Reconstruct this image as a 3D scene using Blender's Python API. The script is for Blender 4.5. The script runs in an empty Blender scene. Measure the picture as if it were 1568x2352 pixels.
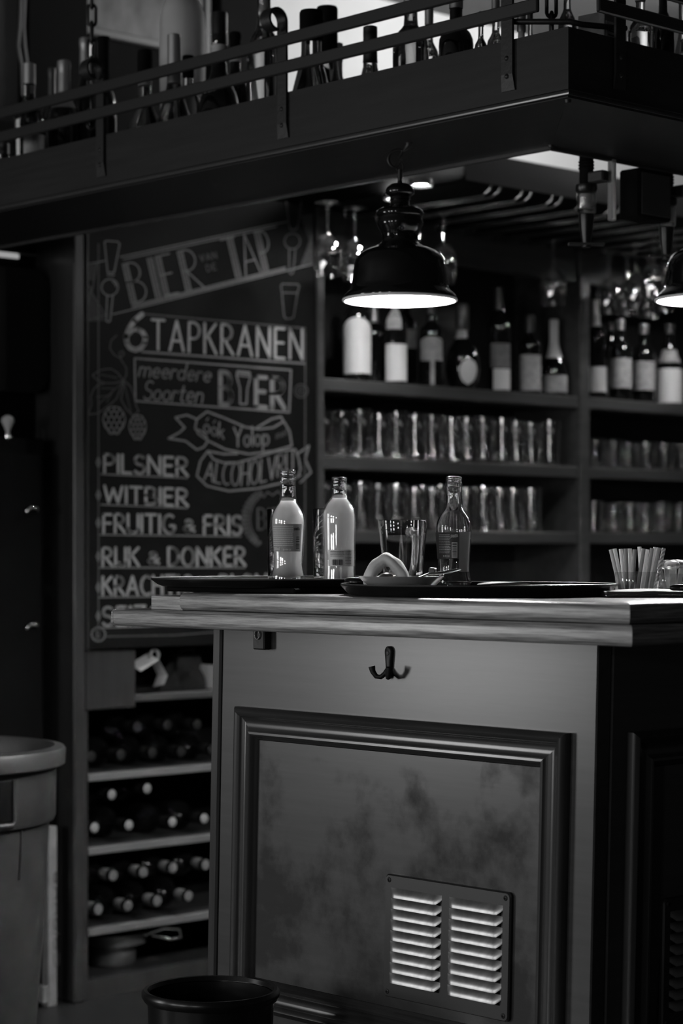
import bpy, math, random
from mathutils import Vector
random.seed(7)
sc = bpy.context.scene
col = sc.collection
# ------------------------------------------------------------------ camera
FPX = 4960.0                 # focal length in pixels of the 1568x2352 frame
HOR = 1265.0                 # row of the horizon
CAM = Vector((1.916, -2.272, 1.17))
TH = math.radians(46.95)
RGT = Vector((math.cos(TH), math.sin(TH), 0)); FWD = Vector((-math.sin(TH), math.cos(TH), 0))
cd = bpy.data.cameras.new('camera'); cam = bpy.data.objects.new('camera', cd); col.objects.link(cam)
cam.location = CAM; cam.rotation_euler = (math.pi/2, 0, TH)
cd.sensor_fit = 'VERTICAL'; cd.sensor_height = 36.0; cd.sensor_width = 24.0
cd.lens = FPX/2352*36; cd.shift_y = (HOR-1176)/2352; cd.clip_start = 0.05; cd.clip_end = 60
cd.dof.use_dof = True; cd.dof.focus_distance = 3.3; cd.dof.aperture_fstop = 5.0
sc.camera = cam
# ------------------------------------------------------------------ exposure
vs = sc.view_settings
vs.view_transform = 'Standard'; vs.look = 'None'; vs.exposure = 0.0; vs.gamma = 1.0; vs.use_curve_mapping = False
sc.cycles.use_denoising = True
sc.cycles.max_bounces = 10; sc.cycles.transmission_bounces = 10; sc.cycles.transparent_max_bounces = 24
sc.cycles.sample_clamp_indirect = 40.0; sc.cycles.caustics_refractive = False; sc.cycles.caustics_reflective = False; sc.cycles.blur_glossy = 0.5
# ------------------------------------------------------------------ world and large lights
w = bpy.data.worlds.new('world'); sc.world = w; w.use_nodes = True
w.node_tree.nodes['Background'].inputs[0].default_value = (1, 1, 1, 1)
w.node_tree.nodes['Background'].inputs[1].default_value = 0.012
def area_light(name, loc, target, sx, sy, power):
    l = bpy.data.lights.new(name, 'AREA'); l.shape = 'RECTANGLE'; l.size = sx; l.size_y = sy; l.energy = power
    o = bpy.data.objects.new(name, l); col.objects.link(o); o.location = loc
    o.rotation_euler = (Vector(target)-Vector(loc)).to_track_quat('-Z', 'Y').to_euler(); return o
for x_, y_, w_, p_, zs_ in ((-3.55, -3.5, 0.7, 11, (0.75, 1.3, 1.85)), (-1.7, -5.0, 0.45, 7.5, (0.95, 1.4, 1.85)), (-0.3, -5.6, 0.45, 8.5, (0.95, 1.4, 1.85)), (1.9, -5.6, 0.4, 8, (1.1, 1.75))):
    for z_ in zs_: area_light('added_front_light', (x_, y_, z_), (-0.5, 0.3, z_), w_, 0.5 if w_ > 0.6 else 0.26, p_)      # added unseen lights behind the camera, split into panes for glints
area_light('added_wall_light', (-1.75, 2.75, 2.82), (-2.9, 2.6, 2.45), 0.4, 0.4, 30)          # added unseen light that brightens the back wall
# ------------------------------------------------------------------ pixel helpers (photo pixel -> point on a real plane)
def ray(px, py): return FWD + RGT*((px-784)/FPX) + Vector((0, 0, (HOR-py)/FPX))
def at(px, py, d): return CAM + ray(px, py)*d
def onX(px, py, x): r = ray(px, py); return CAM + r*((x-CAM.x)/r.x)
def onY(px, py, y): r = ray(px, py); return CAM + r*((y-CAM.y)/r.y)
def onZ(px, py, z): r = ray(px, py); return CAM + r*((z-CAM.z)/r.z)
# ------------------------------------------------------------------ materials
def mat(name, g=0.5, rough=0.5, metal=0.0, spec=0.5, coat=0.0, trans=0.0, ior=1.45, emit=0.0, bump=0.0, bscale=60, var=0.0, vscale=(8, 8, 8), coat_rough=0.1):
    m = bpy.data.materials.new(name); m.use_nodes = True; nt = m.node_tree; b = nt.nodes['Principled BSDF']
    b.inputs['Base Color'].default_value = (g, g, g, 1); b.inputs['Roughness'].default_value = rough
    b.inputs['Metallic'].default_value = metal; b.inputs['Specular IOR Level'].default_value = spec
    b.inputs['Coat Weight'].default_value = coat; b.inputs['Coat Roughness'].default_value = coat_rough
    b.inputs['Transmission Weight'].default_value = trans; b.inputs['IOR'].default_value = ior
    if emit: b.inputs['Emission Color'].default_value = (1, 1, 1, 1); b.inputs['Emission Strength'].default_value = emit
    if bump or var:
        tc = nt.nodes.new('ShaderNodeTexCoord'); mp = nt.nodes.new('ShaderNodeMapping'); mp.inputs['Scale'].default_value = vscale
        nt.links.new(tc.outputs['Object'], mp.inputs['Vector'])
        nz = nt.nodes.new('ShaderNodeTexNoise'); nz.inputs['Scale'].default_value = 1.0; nz.inputs['Detail'].default_value = 6
        nt.links.new(mp.outputs[0], nz.inputs['Vector'])
        if var:
            r = nt.nodes.new('ShaderNodeMapRange'); r.inputs[1].default_value = 0.3; r.inputs[2].default_value = 0.7
            r.inputs[3].default_value = g*(1-var); r.inputs[4].default_value = g*(1+var)
            nt.links.new(nz.outputs[0], r.inputs[0]); nt.links.new(r.outputs[0], b.inputs['Base Color'])
        if bump:
            n2 = nt.nodes.new('ShaderNodeTexNoise'); n2.inputs['Scale'].default_value = bscale; n2.inputs['Detail'].default_value = 3
            nt.links.new(mp.outputs[0] if var else tc.outputs['Object'], n2.inputs['Vector'])
            bp = nt.nodes.new('ShaderNodeBump'); bp.inputs['Strength'].default_value = bump; bp.inputs['Distance'].default_value = 0.002
            nt.links.new(n2.outputs[0], bp.inputs['Height']); nt.links.new(bp.outputs[0], b.inputs['Normal'])
    return m
def thin_glass(name, tint=0.92, gloss=1.0, ior=1.5, f0=None, rough=0.0):
    m = bpy.data.materials.new(name); m.use_nodes = True; nt = m.node_tree; nt.nodes.remove(nt.nodes['Principled BSDF'])
    t = nt.nodes.new('ShaderNodeBsdfTransparent'); t.inputs[0].default_value = (tint, tint, tint, 1)
    g = nt.nodes.new('ShaderNodeBsdfGlossy'); g.inputs[0].default_value = (gloss, gloss, gloss, 1); g.inputs['Roughness'].default_value = rough
    lw = nt.nodes.new('ShaderNodeLayerWeight'); pw = nt.nodes.new('ShaderNodeMath'); pw.operation = 'POWER'; pw.inputs[1].default_value = 4.0; nt.links.new(lw.outputs['Facing'], pw.inputs[0])
    f = nt.nodes.new('ShaderNodeMath'); f.operation = 'MULTIPLY_ADD'; f0 = f0 if f0 is not None else ((ior-1)/(ior+1))**2*1.6; f.inputs[1].default_value = 1-f0; f.inputs[2].default_value = f0; nt.links.new(pw.outputs[0], f.inputs[0])
    x = nt.nodes.new('ShaderNodeMixShader'); nt.links.new(f.outputs[0], x.inputs[0]); nt.links.new(t.outputs[0], x.inputs[1]); nt.links.new(g.outputs[0], x.inputs[2])
    nt.links.new(x.outputs[0], nt.nodes['Material Output'].inputs[0]); return m
def wood(name, dark, light, axis='x', rough=0.35, bump=0.15, fine=70, coat=0.3, wear=None, ratio=0.06, spec=0.5):
    """grain runs along axis; wear=(z0,z1,amount) blends a rubbed, matter patch with ragged outline."""
    m = bpy.data.materials.new(name); m.use_nodes = True; nt = m.node_tree; L = nt.links; b = nt.nodes['Principled BSDF']
    tc = nt.nodes.new('ShaderNodeTexCoord'); mp = nt.nodes.new('ShaderNodeMapping')
    s = [fine, fine, fine]; s['xyz'.index(axis)] = fine*ratio; mp.inputs['Scale'].default_value = s
    L.new(tc.outputs['Object'], mp.inputs['Vector'])
    n = nt.nodes.new('ShaderNodeTexNoise'); n.inputs['Scale'].default_value = 1.0; n.inputs['Detail'].default_value = 8; n.inputs['Roughness'].default_value = 0.65
    L.new(mp.outputs[0], n.inputs['Vector'])
    r = nt.nodes.new('ShaderNodeMapRange'); r.inputs[1].default_value = 0.3; r.inputs[2].default_value = 0.7; r.inputs[3].default_value = dark; r.inputs[4].default_value = light
    L.new(n.outputs[0], r.inputs[0]); out = r.outputs[0]
    b.inputs['Roughness'].default_value = rough; b.inputs['Coat Weight'].default_value = coat; b.inputs['Coat Roughness'].default_value = 0.18
    if wear:
        n3 = nt.nodes.new('ShaderNodeTexNoise'); n3.inputs['Scale'].default_value = 9.0; n3.inputs['Detail'].default_value = 9; n3.inputs['Roughness'].default_value = 0.62
        L.new(tc.outputs['Object'], n3.inputs['Vector'])
        sx = nt.nodes.new('ShaderNodeSeparateXYZ'); L.new(tc.outputs['Object'], sx.inputs[0])
        g = nt.nodes.new('ShaderNodeMapRange'); g.inputs[1].default_value = wear[0]; g.inputs[2].default_value = wear[1]; g.inputs[3].default_value = 1; g.inputs[4].default_value = 0
        L.new(sx.outputs['Z'], g.inputs[0])
        a = nt.nodes.new('ShaderNodeMath'); a.operation = 'MULTIPLY_ADD'; a.inputs[1].default_value = 5.0; L.new(n3.outputs[0], a.inputs[0])
        a.use_clamp = False; a2 = nt.nodes.new('ShaderNodeMath'); a2.operation = 'ADD'; a2.inputs[1].default_value = -2.85
        L.new(g.outputs[0], a.inputs[2]); L.new(a.outputs[0], a2.inputs[0]); a2.use_clamp = True
        mx = nt.nodes.new('ShaderNodeMath'); mx.operation = 'MULTIPLY'; inv = nt.nodes.new('ShaderNodeMapRange')
        inv.inputs[3].default_value = 1.0; inv.inputs[4].default_value = wear[2]; L.new(a2.outputs[0], inv.inputs[0])
        L.new(out, mx.inputs[0]); L.new(inv.outputs[0], mx.inputs[1]); out = mx.outputs[0]
        rr = nt.nodes.new('ShaderNodeMapRange'); rr.inputs[3].default_value = rough; rr.inputs[4].default_value = min(1, rough+0.3); L.new(a2.outputs[0], rr.inputs[0])
        L.new(rr.outputs[0], b.inputs['Roughness'])
        cw = nt.nodes.new('ShaderNodeMapRange'); cw.inputs[3].default_value = coat; cw.inputs[4].default_value = coat*0.2; L.new(a2.outputs[0], cw.inputs[0]); L.new(cw.outputs[0], b.inputs['Coat Weight'])
    b.inputs['Specular IOR Level'].default_value = spec
    L.new(out, b.inputs['Base Color'])
    if bump:
        bp = nt.nodes.new('ShaderNodeBump'); bp.inputs['Strength'].default_value = bump; bp.inputs['Distance'].default_value = 0.001
        L.new(n.outputs[0], bp.inputs['Height']); L.new(bp.outputs[0], b.inputs['Normal'])
    return m
MT = {}
MT['bar_wood'] = wood('bar_panel_wood', 0.034, 0.055, 'x', 0.34, 0.05, 60, 0.35)
MT['panel_wood'] = wood('bar_inner_panel_wood', 0.034, 0.055, 'x', 0.34, 0.05, 60, 0.35, wear=(0.62, 0.88, 0.25))
MT['bar_wood_y'] = wood('bar_side_wood', 0.05, 0.07, 'y', 0.34, 0.05, 60, 0.35)
MT['mould_x'] = wood('moulding_wood_lying', 0.03, 0.05, 'x', 0.25, 0.04, 80, 0.5)
MT['mould_z'] = wood('moulding_wood_upright', 0.03, 0.05, 'z', 0.25, 0.04, 80, 0.5)
MT['top_x'] = wood('countertop_oak', 0.06, 0.52, 'x', 0.34, 0.5, 330, 0.5, ratio=0.035)
MT['top_y'] = wood('countertop_oak_return', 0.06, 0.45, 'y', 0.36, 0.5, 330, 0.4, ratio=0.035)
MT['shelf_dark'] = wood('hanging_shelf_wood', 0.014, 0.024, 'x', 0.45, 0.06, 60, 0.0, spec=0.25)
MT['shelf_dark_y'] = wood('hanging_shelf_wood_return', 0.014, 0.024, 'y', 0.45, 0.06, 60, 0.0, spec=0.25)
MT['back_wood'] = wood('back_bar_wood', 0.045, 0.08, 'y', 0.4, 0.05, 40, 0.2)
MT['back_dark'] = wood('back_bar_dark_wood', 0.02, 0.035, 'z', 0.5, 0.05, 40, 0.1)
MT['post_wood'] = wood('post_wood', 0.022, 0.04, 'z', 0.4, 0.05, 50, 0.2)
MT['plank'] = wood('rack_plank', 0.12, 0.20, 'y', 0.55, 0.1, 60, 0.0)
MT['iron'] = mat('black_iron', 0.012, 0.45, 0.0, 0.5, bump=0.2, bscale=120)
MT['rail'] = mat('rail_bar', 0.02, 0.38, 0.0, 0.5, coat=0.2)
MT['black'] = mat('black_plastic', 0.008, 0.28)
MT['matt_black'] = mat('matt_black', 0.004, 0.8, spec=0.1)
MT['dark_grey'] = mat('dark_grey', 0.03, 0.5)
MT['enamel'] = mat('black_enamel', 0.006, 0.12, coat=0.6, coat_rough=0.05)
MT['white_enamel'] = mat('white_enamel', 0.85, 0.3)
MT['steel'] = mat('brushed_steel', 0.55, 0.30, 1.0, var=0.2, vscale=(30, 30, 3))
MT['chrome'] = mat('chrome', 0.75, 0.12, 1.0)
MT['foil'] = mat('bottle_foil', 0.45, 0.35, 0.8)
MT['foil_dark'] = mat('bottle_foil_dark', 0.08, 0.35, 0.5)
MT['paper'] = mat('paper', 0.72, 0.7)
MT['paper_grey'] = mat('paper_grey', 0.38, 0.7, var=0.25, vscale=(60, 60, 60))
MT['paper_dim'] = mat('paper_dim', 0.16, 0.7, var=0.25, vscale=(60, 60, 60))
MT['ink'] = mat('ink', 0.04, 0.7)
MT['label_dark'] = mat('label_dark', 0.09, 0.5)
MT['label_silver'] = mat('label_silver', 0.62, 0.4, 0.1)
MT['label_mid'] = mat('label_mid', 0.30, 0.45)
MT['print_white'] = mat('print_white', 0.7, 0.6)
MT['dark_glass'] = mat('dark_bottle_glass', 0.006, 0.06, coat=0.5, coat_rough=0.03)
MT['smoke_glass'] = mat('smoke_bottle_glass', 0.35, 0.02, trans=1.0, ior=1.45)
MT['frosted'] = mat('frosted_glass', 0.42, 0.5, var=0.1)
MT['thin'] = thin_glass('clear_glass', 0.90, 1.0, 1.55)
MT['thin_clear'] = thin_glass('clear_bottle_glass', 0.90, 1.0, f0=0.075)
MT['bar_glass'] = thin_glass('drinking_glass', 0.95, 1.0, f0=0.20)
MT['glass'] = mat('solid_clear_glass', 1.0, 0.0, trans=1.0, ior=1.5)
MT['milky'] = mat('cloudy_lemonade', 0.95, 0.35); MT['milky2'] = mat('cloudy_soda', 0.82, 0.35)
for k_ in ('milky', 'milky2'):
    b_ = MT[k_].node_tree.nodes['Principled BSDF']; b_.inputs['Subsurface Weight'].default_value = 1.0; b_.inputs['Subsurface Radius'].default_value = (1, 1, 1); b_.inputs['Subsurface Scale'].default_value = 0.05
MT['board'] = mat('slate_black', 0.003, 0.8, spec=0.2, var=0.25, vscale=(6, 6, 6))
MT['chalk'] = mat('chalk_white', 0.36, 0.95, var=0.18, vscale=(220, 220, 220))
MT['chalk_mid'] = mat('chalk_grey', 0.20, 0.95, var=0.25, vscale=(220, 220, 220))
MT['chalk_dim'] = mat('chalk_faint', 0.09, 0.95, var=0.3, vscale=(220, 220, 220))
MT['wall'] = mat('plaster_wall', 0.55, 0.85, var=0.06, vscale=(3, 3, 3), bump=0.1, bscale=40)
MT['wall_dim'] = mat('plaster_wall_dimmed', 0.12, 0.85, var=0.1, vscale=(3, 3, 3))  # same plaster with weaker light put into a darker colour
MT['floor'] = wood('floor_boards', 0.012, 0.02, 'y', 0.5, 0.1, 20, 0.1)
MT['bin'] = mat('grey_bin_plastic', 0.04, 0.42, var=0.2, vscale=(14, 14, 14), bump=0.15, bscale=80)
MT['citrus'] = mat('citrus_pith', 0.78, 0.55, var=0.08, vscale=(90, 90, 90), bump=0.4, bscale=260)
MT['bulb'] = mat('lit_bulb', 1, 0.5, emit=700.0)
MT['spot'] = mat('lit_spot', 1, 0.5, emit=480.0)
MT['slit'] = mat('glowing_slit', 0.5, 0.5, emit=0.32)  # brightness of the strip put in as a glow
MT['clear_plastic'] = mat('frosted_plastic', 0.5, 0.3, trans=0.6, ior=1.3)
MT['handle_glass'] = mat('thick_glass', 0.95, 0.06, trans=0.8, ior=1.5)
MT['pot'] = mat('pot_metal', 0.25, 0.4, 0.7)
MT['bagcloth'] = mat('black_cloth', 0.02, 0.9)
MT['carton'] = mat('pale_carton', 0.22, 0.8, var=0.2, vscale=(20, 20, 20))
MT['picture'] = mat('faded_print', 0.05, 0.5, var=0.95, vscale=(14, 14, 9))
MT['frame_pale'] = mat('pale_frame', 0.10, 0.5)
MT['cable'] = mat('pale_cable', 0.2, 0.5)
MT['frost_plate'] = mat('pressed_glass', 0.55, 0.25, trans=0.55, ior=1.35)
MT['pulp'] = mat('citrus_pulp', 0.10, 0.4, bump=0.6, bscale=200)
MT['clear_stir'] = mat('clear_stirrer_plastic', 0.75, 0.15, trans=0.45, ior=1.4)
# ------------------------------------------------------------------ mesh builder
class MB:
    def __init__(s): s.v = []; s.f = []
    def add(s, vs, fs):
        n = len(s.v); s.v += [tuple(p) for p in vs]; s.f += [tuple(i+n for i in f) for f in fs]; return s
    def box(s, x0, x1, y0, y1, z0, z1, bev=0.0):
        if bev:
            b = min(bev, abs(x1-x0)/2.01, abs(y1-y0)/2.01, abs(z1-z0)/2.01); pts = []; idx = {}
            for i, x in enumerate((x0, x1)):
                for j, y in enumerate((y0, y1)):
                    for k, z in enumerate((z0, z1)):
                        sx, sy, sz = (b if i == 0 else -b), (b if j == 0 else -b), (b if k == 0 else -b)
                        for a, p in (('x', (x, y+sy, z+sz)), ('y', (x+sx, y, z+sz)), ('z', (x+sx, y+sy, z))):
                            idx[(i, j, k, a)] = len(pts); pts.append(p)
            F = []
            q = lambda *ks: F.append(tuple(idx[k] for k in ks))
            for i in (0, 1):
                q((i,0,0,'x'),(i,0,1,'x'),(i,1,1,'x'),(i,1,0,'x')); q((0,i,0,'y'),(0,i,1,'y'),(1,i,1,'y'),(1,i,0,'y')); q((0,0,i,'z'),(0,1,i,'z'),(1,1,i,'z'),(1,0,i,'z'))
                for j in (0, 1):
                    q((i,j,0,'x'),(i,j,1,'x'),(i,j,1,'y'),(i,j,0,'y')); q((i,0,j,'x'),(i,1,j,'x'),(i,1,j,'z'),(i,0,j,'z')); q((0,i,j,'y'),(1,i,j,'y'),(1,i,j,'z'),(0,i,j,'z'))
                    for k in (0, 1): F.append((idx[(i,j,k,'x')], idx[(i,j,k,'y')], idx[(i,j,k,'z')]))
            return s.add(pts, F)
        p = [(x, y, z) for x in (x0, x1) for y in (y0, y1) for z in (z0, z1)]
        return s.add(p, [(0,1,3,2),(4,6,7,5),(0,4,5,1),(2,3,7,6),(0,2,6,4),(1,5,7,3)])
    def obox(s, c, ax, ay, az):
        c = Vector(c); ax, ay, az = Vector(ax), Vector(ay), Vector(az)
        p = [c+ax*i+ay*j+az*k for i in (-1, 1) for j in (-1, 1) for k in (-1, 1)]
        return s.add(p, [(0,1,3,2),(4,6,7,5),(0,4,5,1),(2,3,7,6),(0,2,6,4),(1,5,7,3)])
    def lathe(s, prof, seg=32, c=(0, 0, 0), rib=None):
        n = len(s.v); rings = []
        for (r, z) in prof:
            if r < 1e-6: rings.append([len(s.v)]); s.v.append((c[0], c[1], c[2]+z))
            else:
                ring = []
                for i in range(seg):
                    a = 2*math.pi*i/seg; rr = r*(1+(rib*(1 if i % 2 else -1) if rib else 0)); ring.append(len(s.v)); s.v.append((c[0]+rr*math.cos(a), c[1]+rr*math.sin(a), c[2]+z))
                rings.append(ring)
        for a, b in zip(rings, rings[1:]):
            for i in range(seg):
                j = (i+1) % seg
                if len(a) == 1 and len(b) == 1: break
                if len(a) == 1: s.f.append((a[0], b[j], b[i]))
                elif len(b) == 1: s.f.append((a[i], a[j], b[0]))
                else: s.f.append((a[i], a[j], b[j], b[i]))
        return s
    def tube(s, pts, r, seg=10, cap=True, closed=False):
        pts = [Vector(p) for p in pts]; N = len(pts); rs = r if isinstance(r, (list, tuple)) else [r]*N
        rings = []; up = None
        for i, p in enumerate(pts):
            a = pts[(i-1) % N] if (closed or i > 0) else p; b = pts[(i+1) % N] if (closed or i < N-1) else p
            t = (b-a).normalized()
            if up is None: up = Vector((0, 0, 1)) if abs(t.z) < 0.9 else Vector((1, 0, 0))
            u = (up - t*up.dot(t)); u = u.normalized() if u.length > 1e-6 else t.orthogonal().normalized(); up = u; w_ = t.cross(u)
            ring = []
            for k in range(seg):
                an = 2*math.pi*k/seg; ring.append(len(s.v)); s.v.append(tuple(p+(u*math.cos(an)+w_*math.sin(an))*rs[i]))
            rings.append(ring)
        pr = list(zip(rings, rings[1:])) + ([(rings[-1], rings[0])] if closed else [])
        for a, b in pr:
            for k in range(seg): s.f.append((a[k], a[(k+1) % seg], b[(k+1) % seg], b[k]))
        if cap and not closed: s.f.append(tuple(reversed(rings[0]))); s.f.append(tuple(rings[-1]))
        return s
    def band(s, pts, wv, th):
        """flat bar: centreline pts, constant width vector wv, thickness th."""
        pts = [Vector(p) for p in pts]; wv = Vector(wv); rings = []
        for i, p in enumerate(pts):
            a = pts[max(i-1, 0)]; b = pts[min(i+1, len(pts)-1)]; t = (b-a).normalized(); n = t.cross(wv.normalized())*th/2
            ring = []
            for q in (p-wv/2-n, p+wv/2-n, p+wv/2+n, p-wv/2+n): ring.append(len(s.v)); s.v.append(tuple(q))
            rings.append(ring)
        for a, b in zip(rings, rings[1:]):
            for k in range(4): s.f.append((a[k], a[(k+1) % 4], b[(k+1) % 4], b[k]))
        s.f.append(tuple(reversed(rings[0]))); s.f.append(tuple(rings[-1])); return s
    def prism(s, poly, z0, z1):
        n = len(poly); vs = [(x, y, z0) for x, y in poly]+[(x, y, z1) for x, y in poly]
        return s.add(vs, [tuple(range(n))[::-1], tuple(range(n, 2*n))]+[(i, (i+1) % n, n+(i+1) % n, n+i) for i in range(n)])
    def sweep(s, prof, rings):
        """closed profile of (o,z); rings = list of functions (o,z)->point."""
        n = len(prof); base = len(s.v)
        for fn in rings: s.v += [tuple(fn(o, z)) for o, z in prof]
        for r in range(len(rings)-1):
            for i in range(n):
                a = base+r*n+i; b = base+r*n+(i+1) % n; s.f.append((a, b, b+n, a+n))
        s.f.append(tuple(range(base, base+n))[::-1]); e = base+(len(rings)-1)*n; s.f.append(tuple(range(e, e+n))); return s
    def obj(s, name, m, parent=None, smooth=None, fn=None, fix=True):
        if fn: s.v = [tuple(fn(Vector(p))) for p in s.v]
        me = bpy.data.meshes.new(name); me.from_pydata(s.v, [], s.f)
        if fix:
            import bmesh
            bm = bmesh.new(); bm.from_mesh(me); bmesh.ops.recalc_face_normals(bm, faces=bm.faces); bm.to_mesh(me); bm.free()
        me.update()
        if smooth:
            for p in me.polygons: p.use_smooth = True
            me.set_sharp_from_angle(angle=math.radians(smooth))
        me.materials.append(MT[m] if isinstance(m, str) else m)
        o = bpy.data.objects.new(name, me); col.objects.link(o)
        if parent: o.parent = parent
        return o
def tag(o, label=None, cat=None, group=None, kind=None):
    if label: o['label'] = label
    if cat: o['category'] = cat
    if group: o['group'] = group
    if kind: o['kind'] = kind
    return o
def thing(name, label, cat, loc=(0, 0, 0), rz=0.0, group=None):
    o = bpy.data.objects.new(name, None); col.objects.link(o); o.empty_display_size = 0.05
    o.location = loc; o.rotation_euler = (0, 0, rz); return tag(o, label, cat, group)
def dup(root, loc, rz=None, label=None, group=None):
    r = root.copy(); col.objects.link(r); r.location = loc
    if rz is not None: r.rotation_euler = (root.rotation_euler[0], root.rotation_euler[1], rz)
    if label: r['label'] = label
    if group: r['group'] = group
    for ch in list(root.children):
        c = ch.copy(); col.objects.link(c); c.parent = r
        for g in list(ch.children):
            d = g.copy(); col.objects.link(d); d.parent = c
    return r
def struct(o): o['kind'] = 'structure'; return o
def arc(cx, cy, rx, ry, a0, a1, n=10):
    return [(cx+rx*math.cos(math.radians(a0+(a1-a0)*i/n)), cy+ry*math.sin(math.radians(a0+(a1-a0)*i/n))) for i in range(n+1)]
# ================================================================== the setting
XB = -2.64                    # front plane of the back bar
struct(MB().box(-6, 4, -5, 5.2, -0.06, 0).obj('floor', 'floor'))
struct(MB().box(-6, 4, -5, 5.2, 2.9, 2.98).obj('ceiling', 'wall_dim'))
struct(MB().box(-3.07, -2.95, 1.90, 5.2, 0, 2.9).obj('wall_back', 'wall'))
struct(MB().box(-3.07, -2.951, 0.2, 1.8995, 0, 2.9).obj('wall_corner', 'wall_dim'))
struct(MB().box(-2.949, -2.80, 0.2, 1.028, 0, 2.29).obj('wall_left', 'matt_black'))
struct(MB().box(-3.2, 0.6, 5.0, 5.1, 0, 2.9).obj('wall_right', 'wall_dim'))
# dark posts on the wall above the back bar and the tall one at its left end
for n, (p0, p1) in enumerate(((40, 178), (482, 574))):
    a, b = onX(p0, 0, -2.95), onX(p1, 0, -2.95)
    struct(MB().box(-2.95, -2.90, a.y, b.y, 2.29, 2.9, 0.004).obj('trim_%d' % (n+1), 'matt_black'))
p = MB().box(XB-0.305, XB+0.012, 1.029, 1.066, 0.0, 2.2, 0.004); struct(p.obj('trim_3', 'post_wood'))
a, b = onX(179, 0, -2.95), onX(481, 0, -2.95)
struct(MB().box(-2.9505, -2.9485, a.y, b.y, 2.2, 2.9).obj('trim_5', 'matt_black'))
# bright slit high in the passage, its light put in as emission
a, b = onX(-30, 574, -2.79), onX(44, 594, -2.79)
struct(MB().box(-2.799, -2.79, a.y, b.y, b.z, a.z).obj('glow_slit', 'slit'))
a, b = onX(46, 580, -2.78), onX(135, 593, -2.78)
struct(MB().box(-2.799, -2.78, a.y, min(b.y, 1.027), b.z, a.z).obj('trim_4', 'wall_dim'))
# ================================================================== bar front
K = 0.028                     # the old bar front leans a little
def lean(v): return Vector((v.x - K*(1.048-v.z), v.y, v.z))
ZC, ZS, ZL = 1.1035, 1.0757, 1.0484     # countertop, seam of the two layers, underside
bar = thing('bar_counter_base', 'dark wooden bar front with moulded picture-frame panels under the oak top', 'bar', (-0.4, 0.3, 0))
def bp(mb, name, m, parent=None, smooth=None):
    return mb.obj(name, m, parent, smooth, fn=lean)
def under(o, par):            # parent without moving: bar parts are modelled in room coordinates
    o.parent = par; par_loc = Vector(par.location) if par.parent is None else Vector((0, 0, 0))
    for v in o.data.vertices: v.co -= par_loc
    return o
def barpart(mb, name, m, smooth=None): return under(bp(mb, name, m, None, smooth), bar)
barpart(MB().box(-0.80, -0.002, 0.0, 0.03, 0, ZL, 0.002), 'front_board', 'bar_wood')
barpart(MB().box(-0.03, 0.0, 0.0302, 2.4, 0, ZL, 0.002), 'side_board', 'bar_wood_y')
barpart(MB().box(-0.822, -0.801, -0.004, 0.42, 0, ZL, 0.003), 'end_strip', 'mould_z')
barpart(MB().box(-0.80, -0.032, 0.40, 0.43, 0, ZL, 0.002), 'back_board', 'back_dark')
barpart(MB().box(-0.60, -0.57, 0.432, 2.4, 0, ZL, 0.002), 'inner_board', 'back_dark')
# moulding: bead - cove - bead, mitred
prof = [(0, 0.0), (0, 0.010), (0.003, 0.014), (0.008, 0.0165), (0.013, 0.0145), (0.016, 0.010), (0.018, 0.0085), (0.024, 0.0072), (0.031, 0.0085), (0.036, 0.011),
        (0.0385, 0.0145), (0.042, 0.015), (0.045, 0.0125), (0.0465, 0.008), (0.049, 0.006), (0.052, 0.0)]
def mould(x0, x1, z0, z1, put, mx, pre):
    # put(u, n, z) -> room point; u along the face, n out of it
    mk = lambda f0, f1: MB().sweep(prof, [f0, f1])
    side = {'top': mk(lambda o, n: put(x0+o, n, z1-o), lambda o, n: put(x1-o, n, z1-o)), 'bottom': mk(lambda o, n: put(x0+o, n, z0+o), lambda o, n: put(x1-o, n, z0+o)),
            'left': mk(lambda o, n: put(x0+o, n, z0+o), lambda o, n: put(x0+o, n, z1-o)), 'right': mk(lambda o, n: put(x1-o, n, z0+o), lambda o, n: put(x1-o, n, z1-o))}
    for k, mb in side.items(): barpart(mb, 'moulding', mx if k in ('top', 'bottom') else 'mould_z', 40)
mould(-0.755, -0.047, 0.432, 0.918, lambda u, n, z: (u, -n, z), 'mould_x', 'f')
barpart(MB().box(-0.703, -0.099, -0.0015, 0.0, 0.484, 0.866), 'panel', 'panel_wood')
mould(0.064, 0.78, 0.432, 0.918, lambda u, n, z: (n, u, z), 'mould_x', 's')
barpart(MB().box(0.0, 0.0015, 0.116, 0.728, 0.484, 0.866), 'panel', 'bar_wood_y')
mould(0.90, 1.62, 0.432, 0.918, lambda u, n, z: (n, u, z), 'mould_x', 's')
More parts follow.
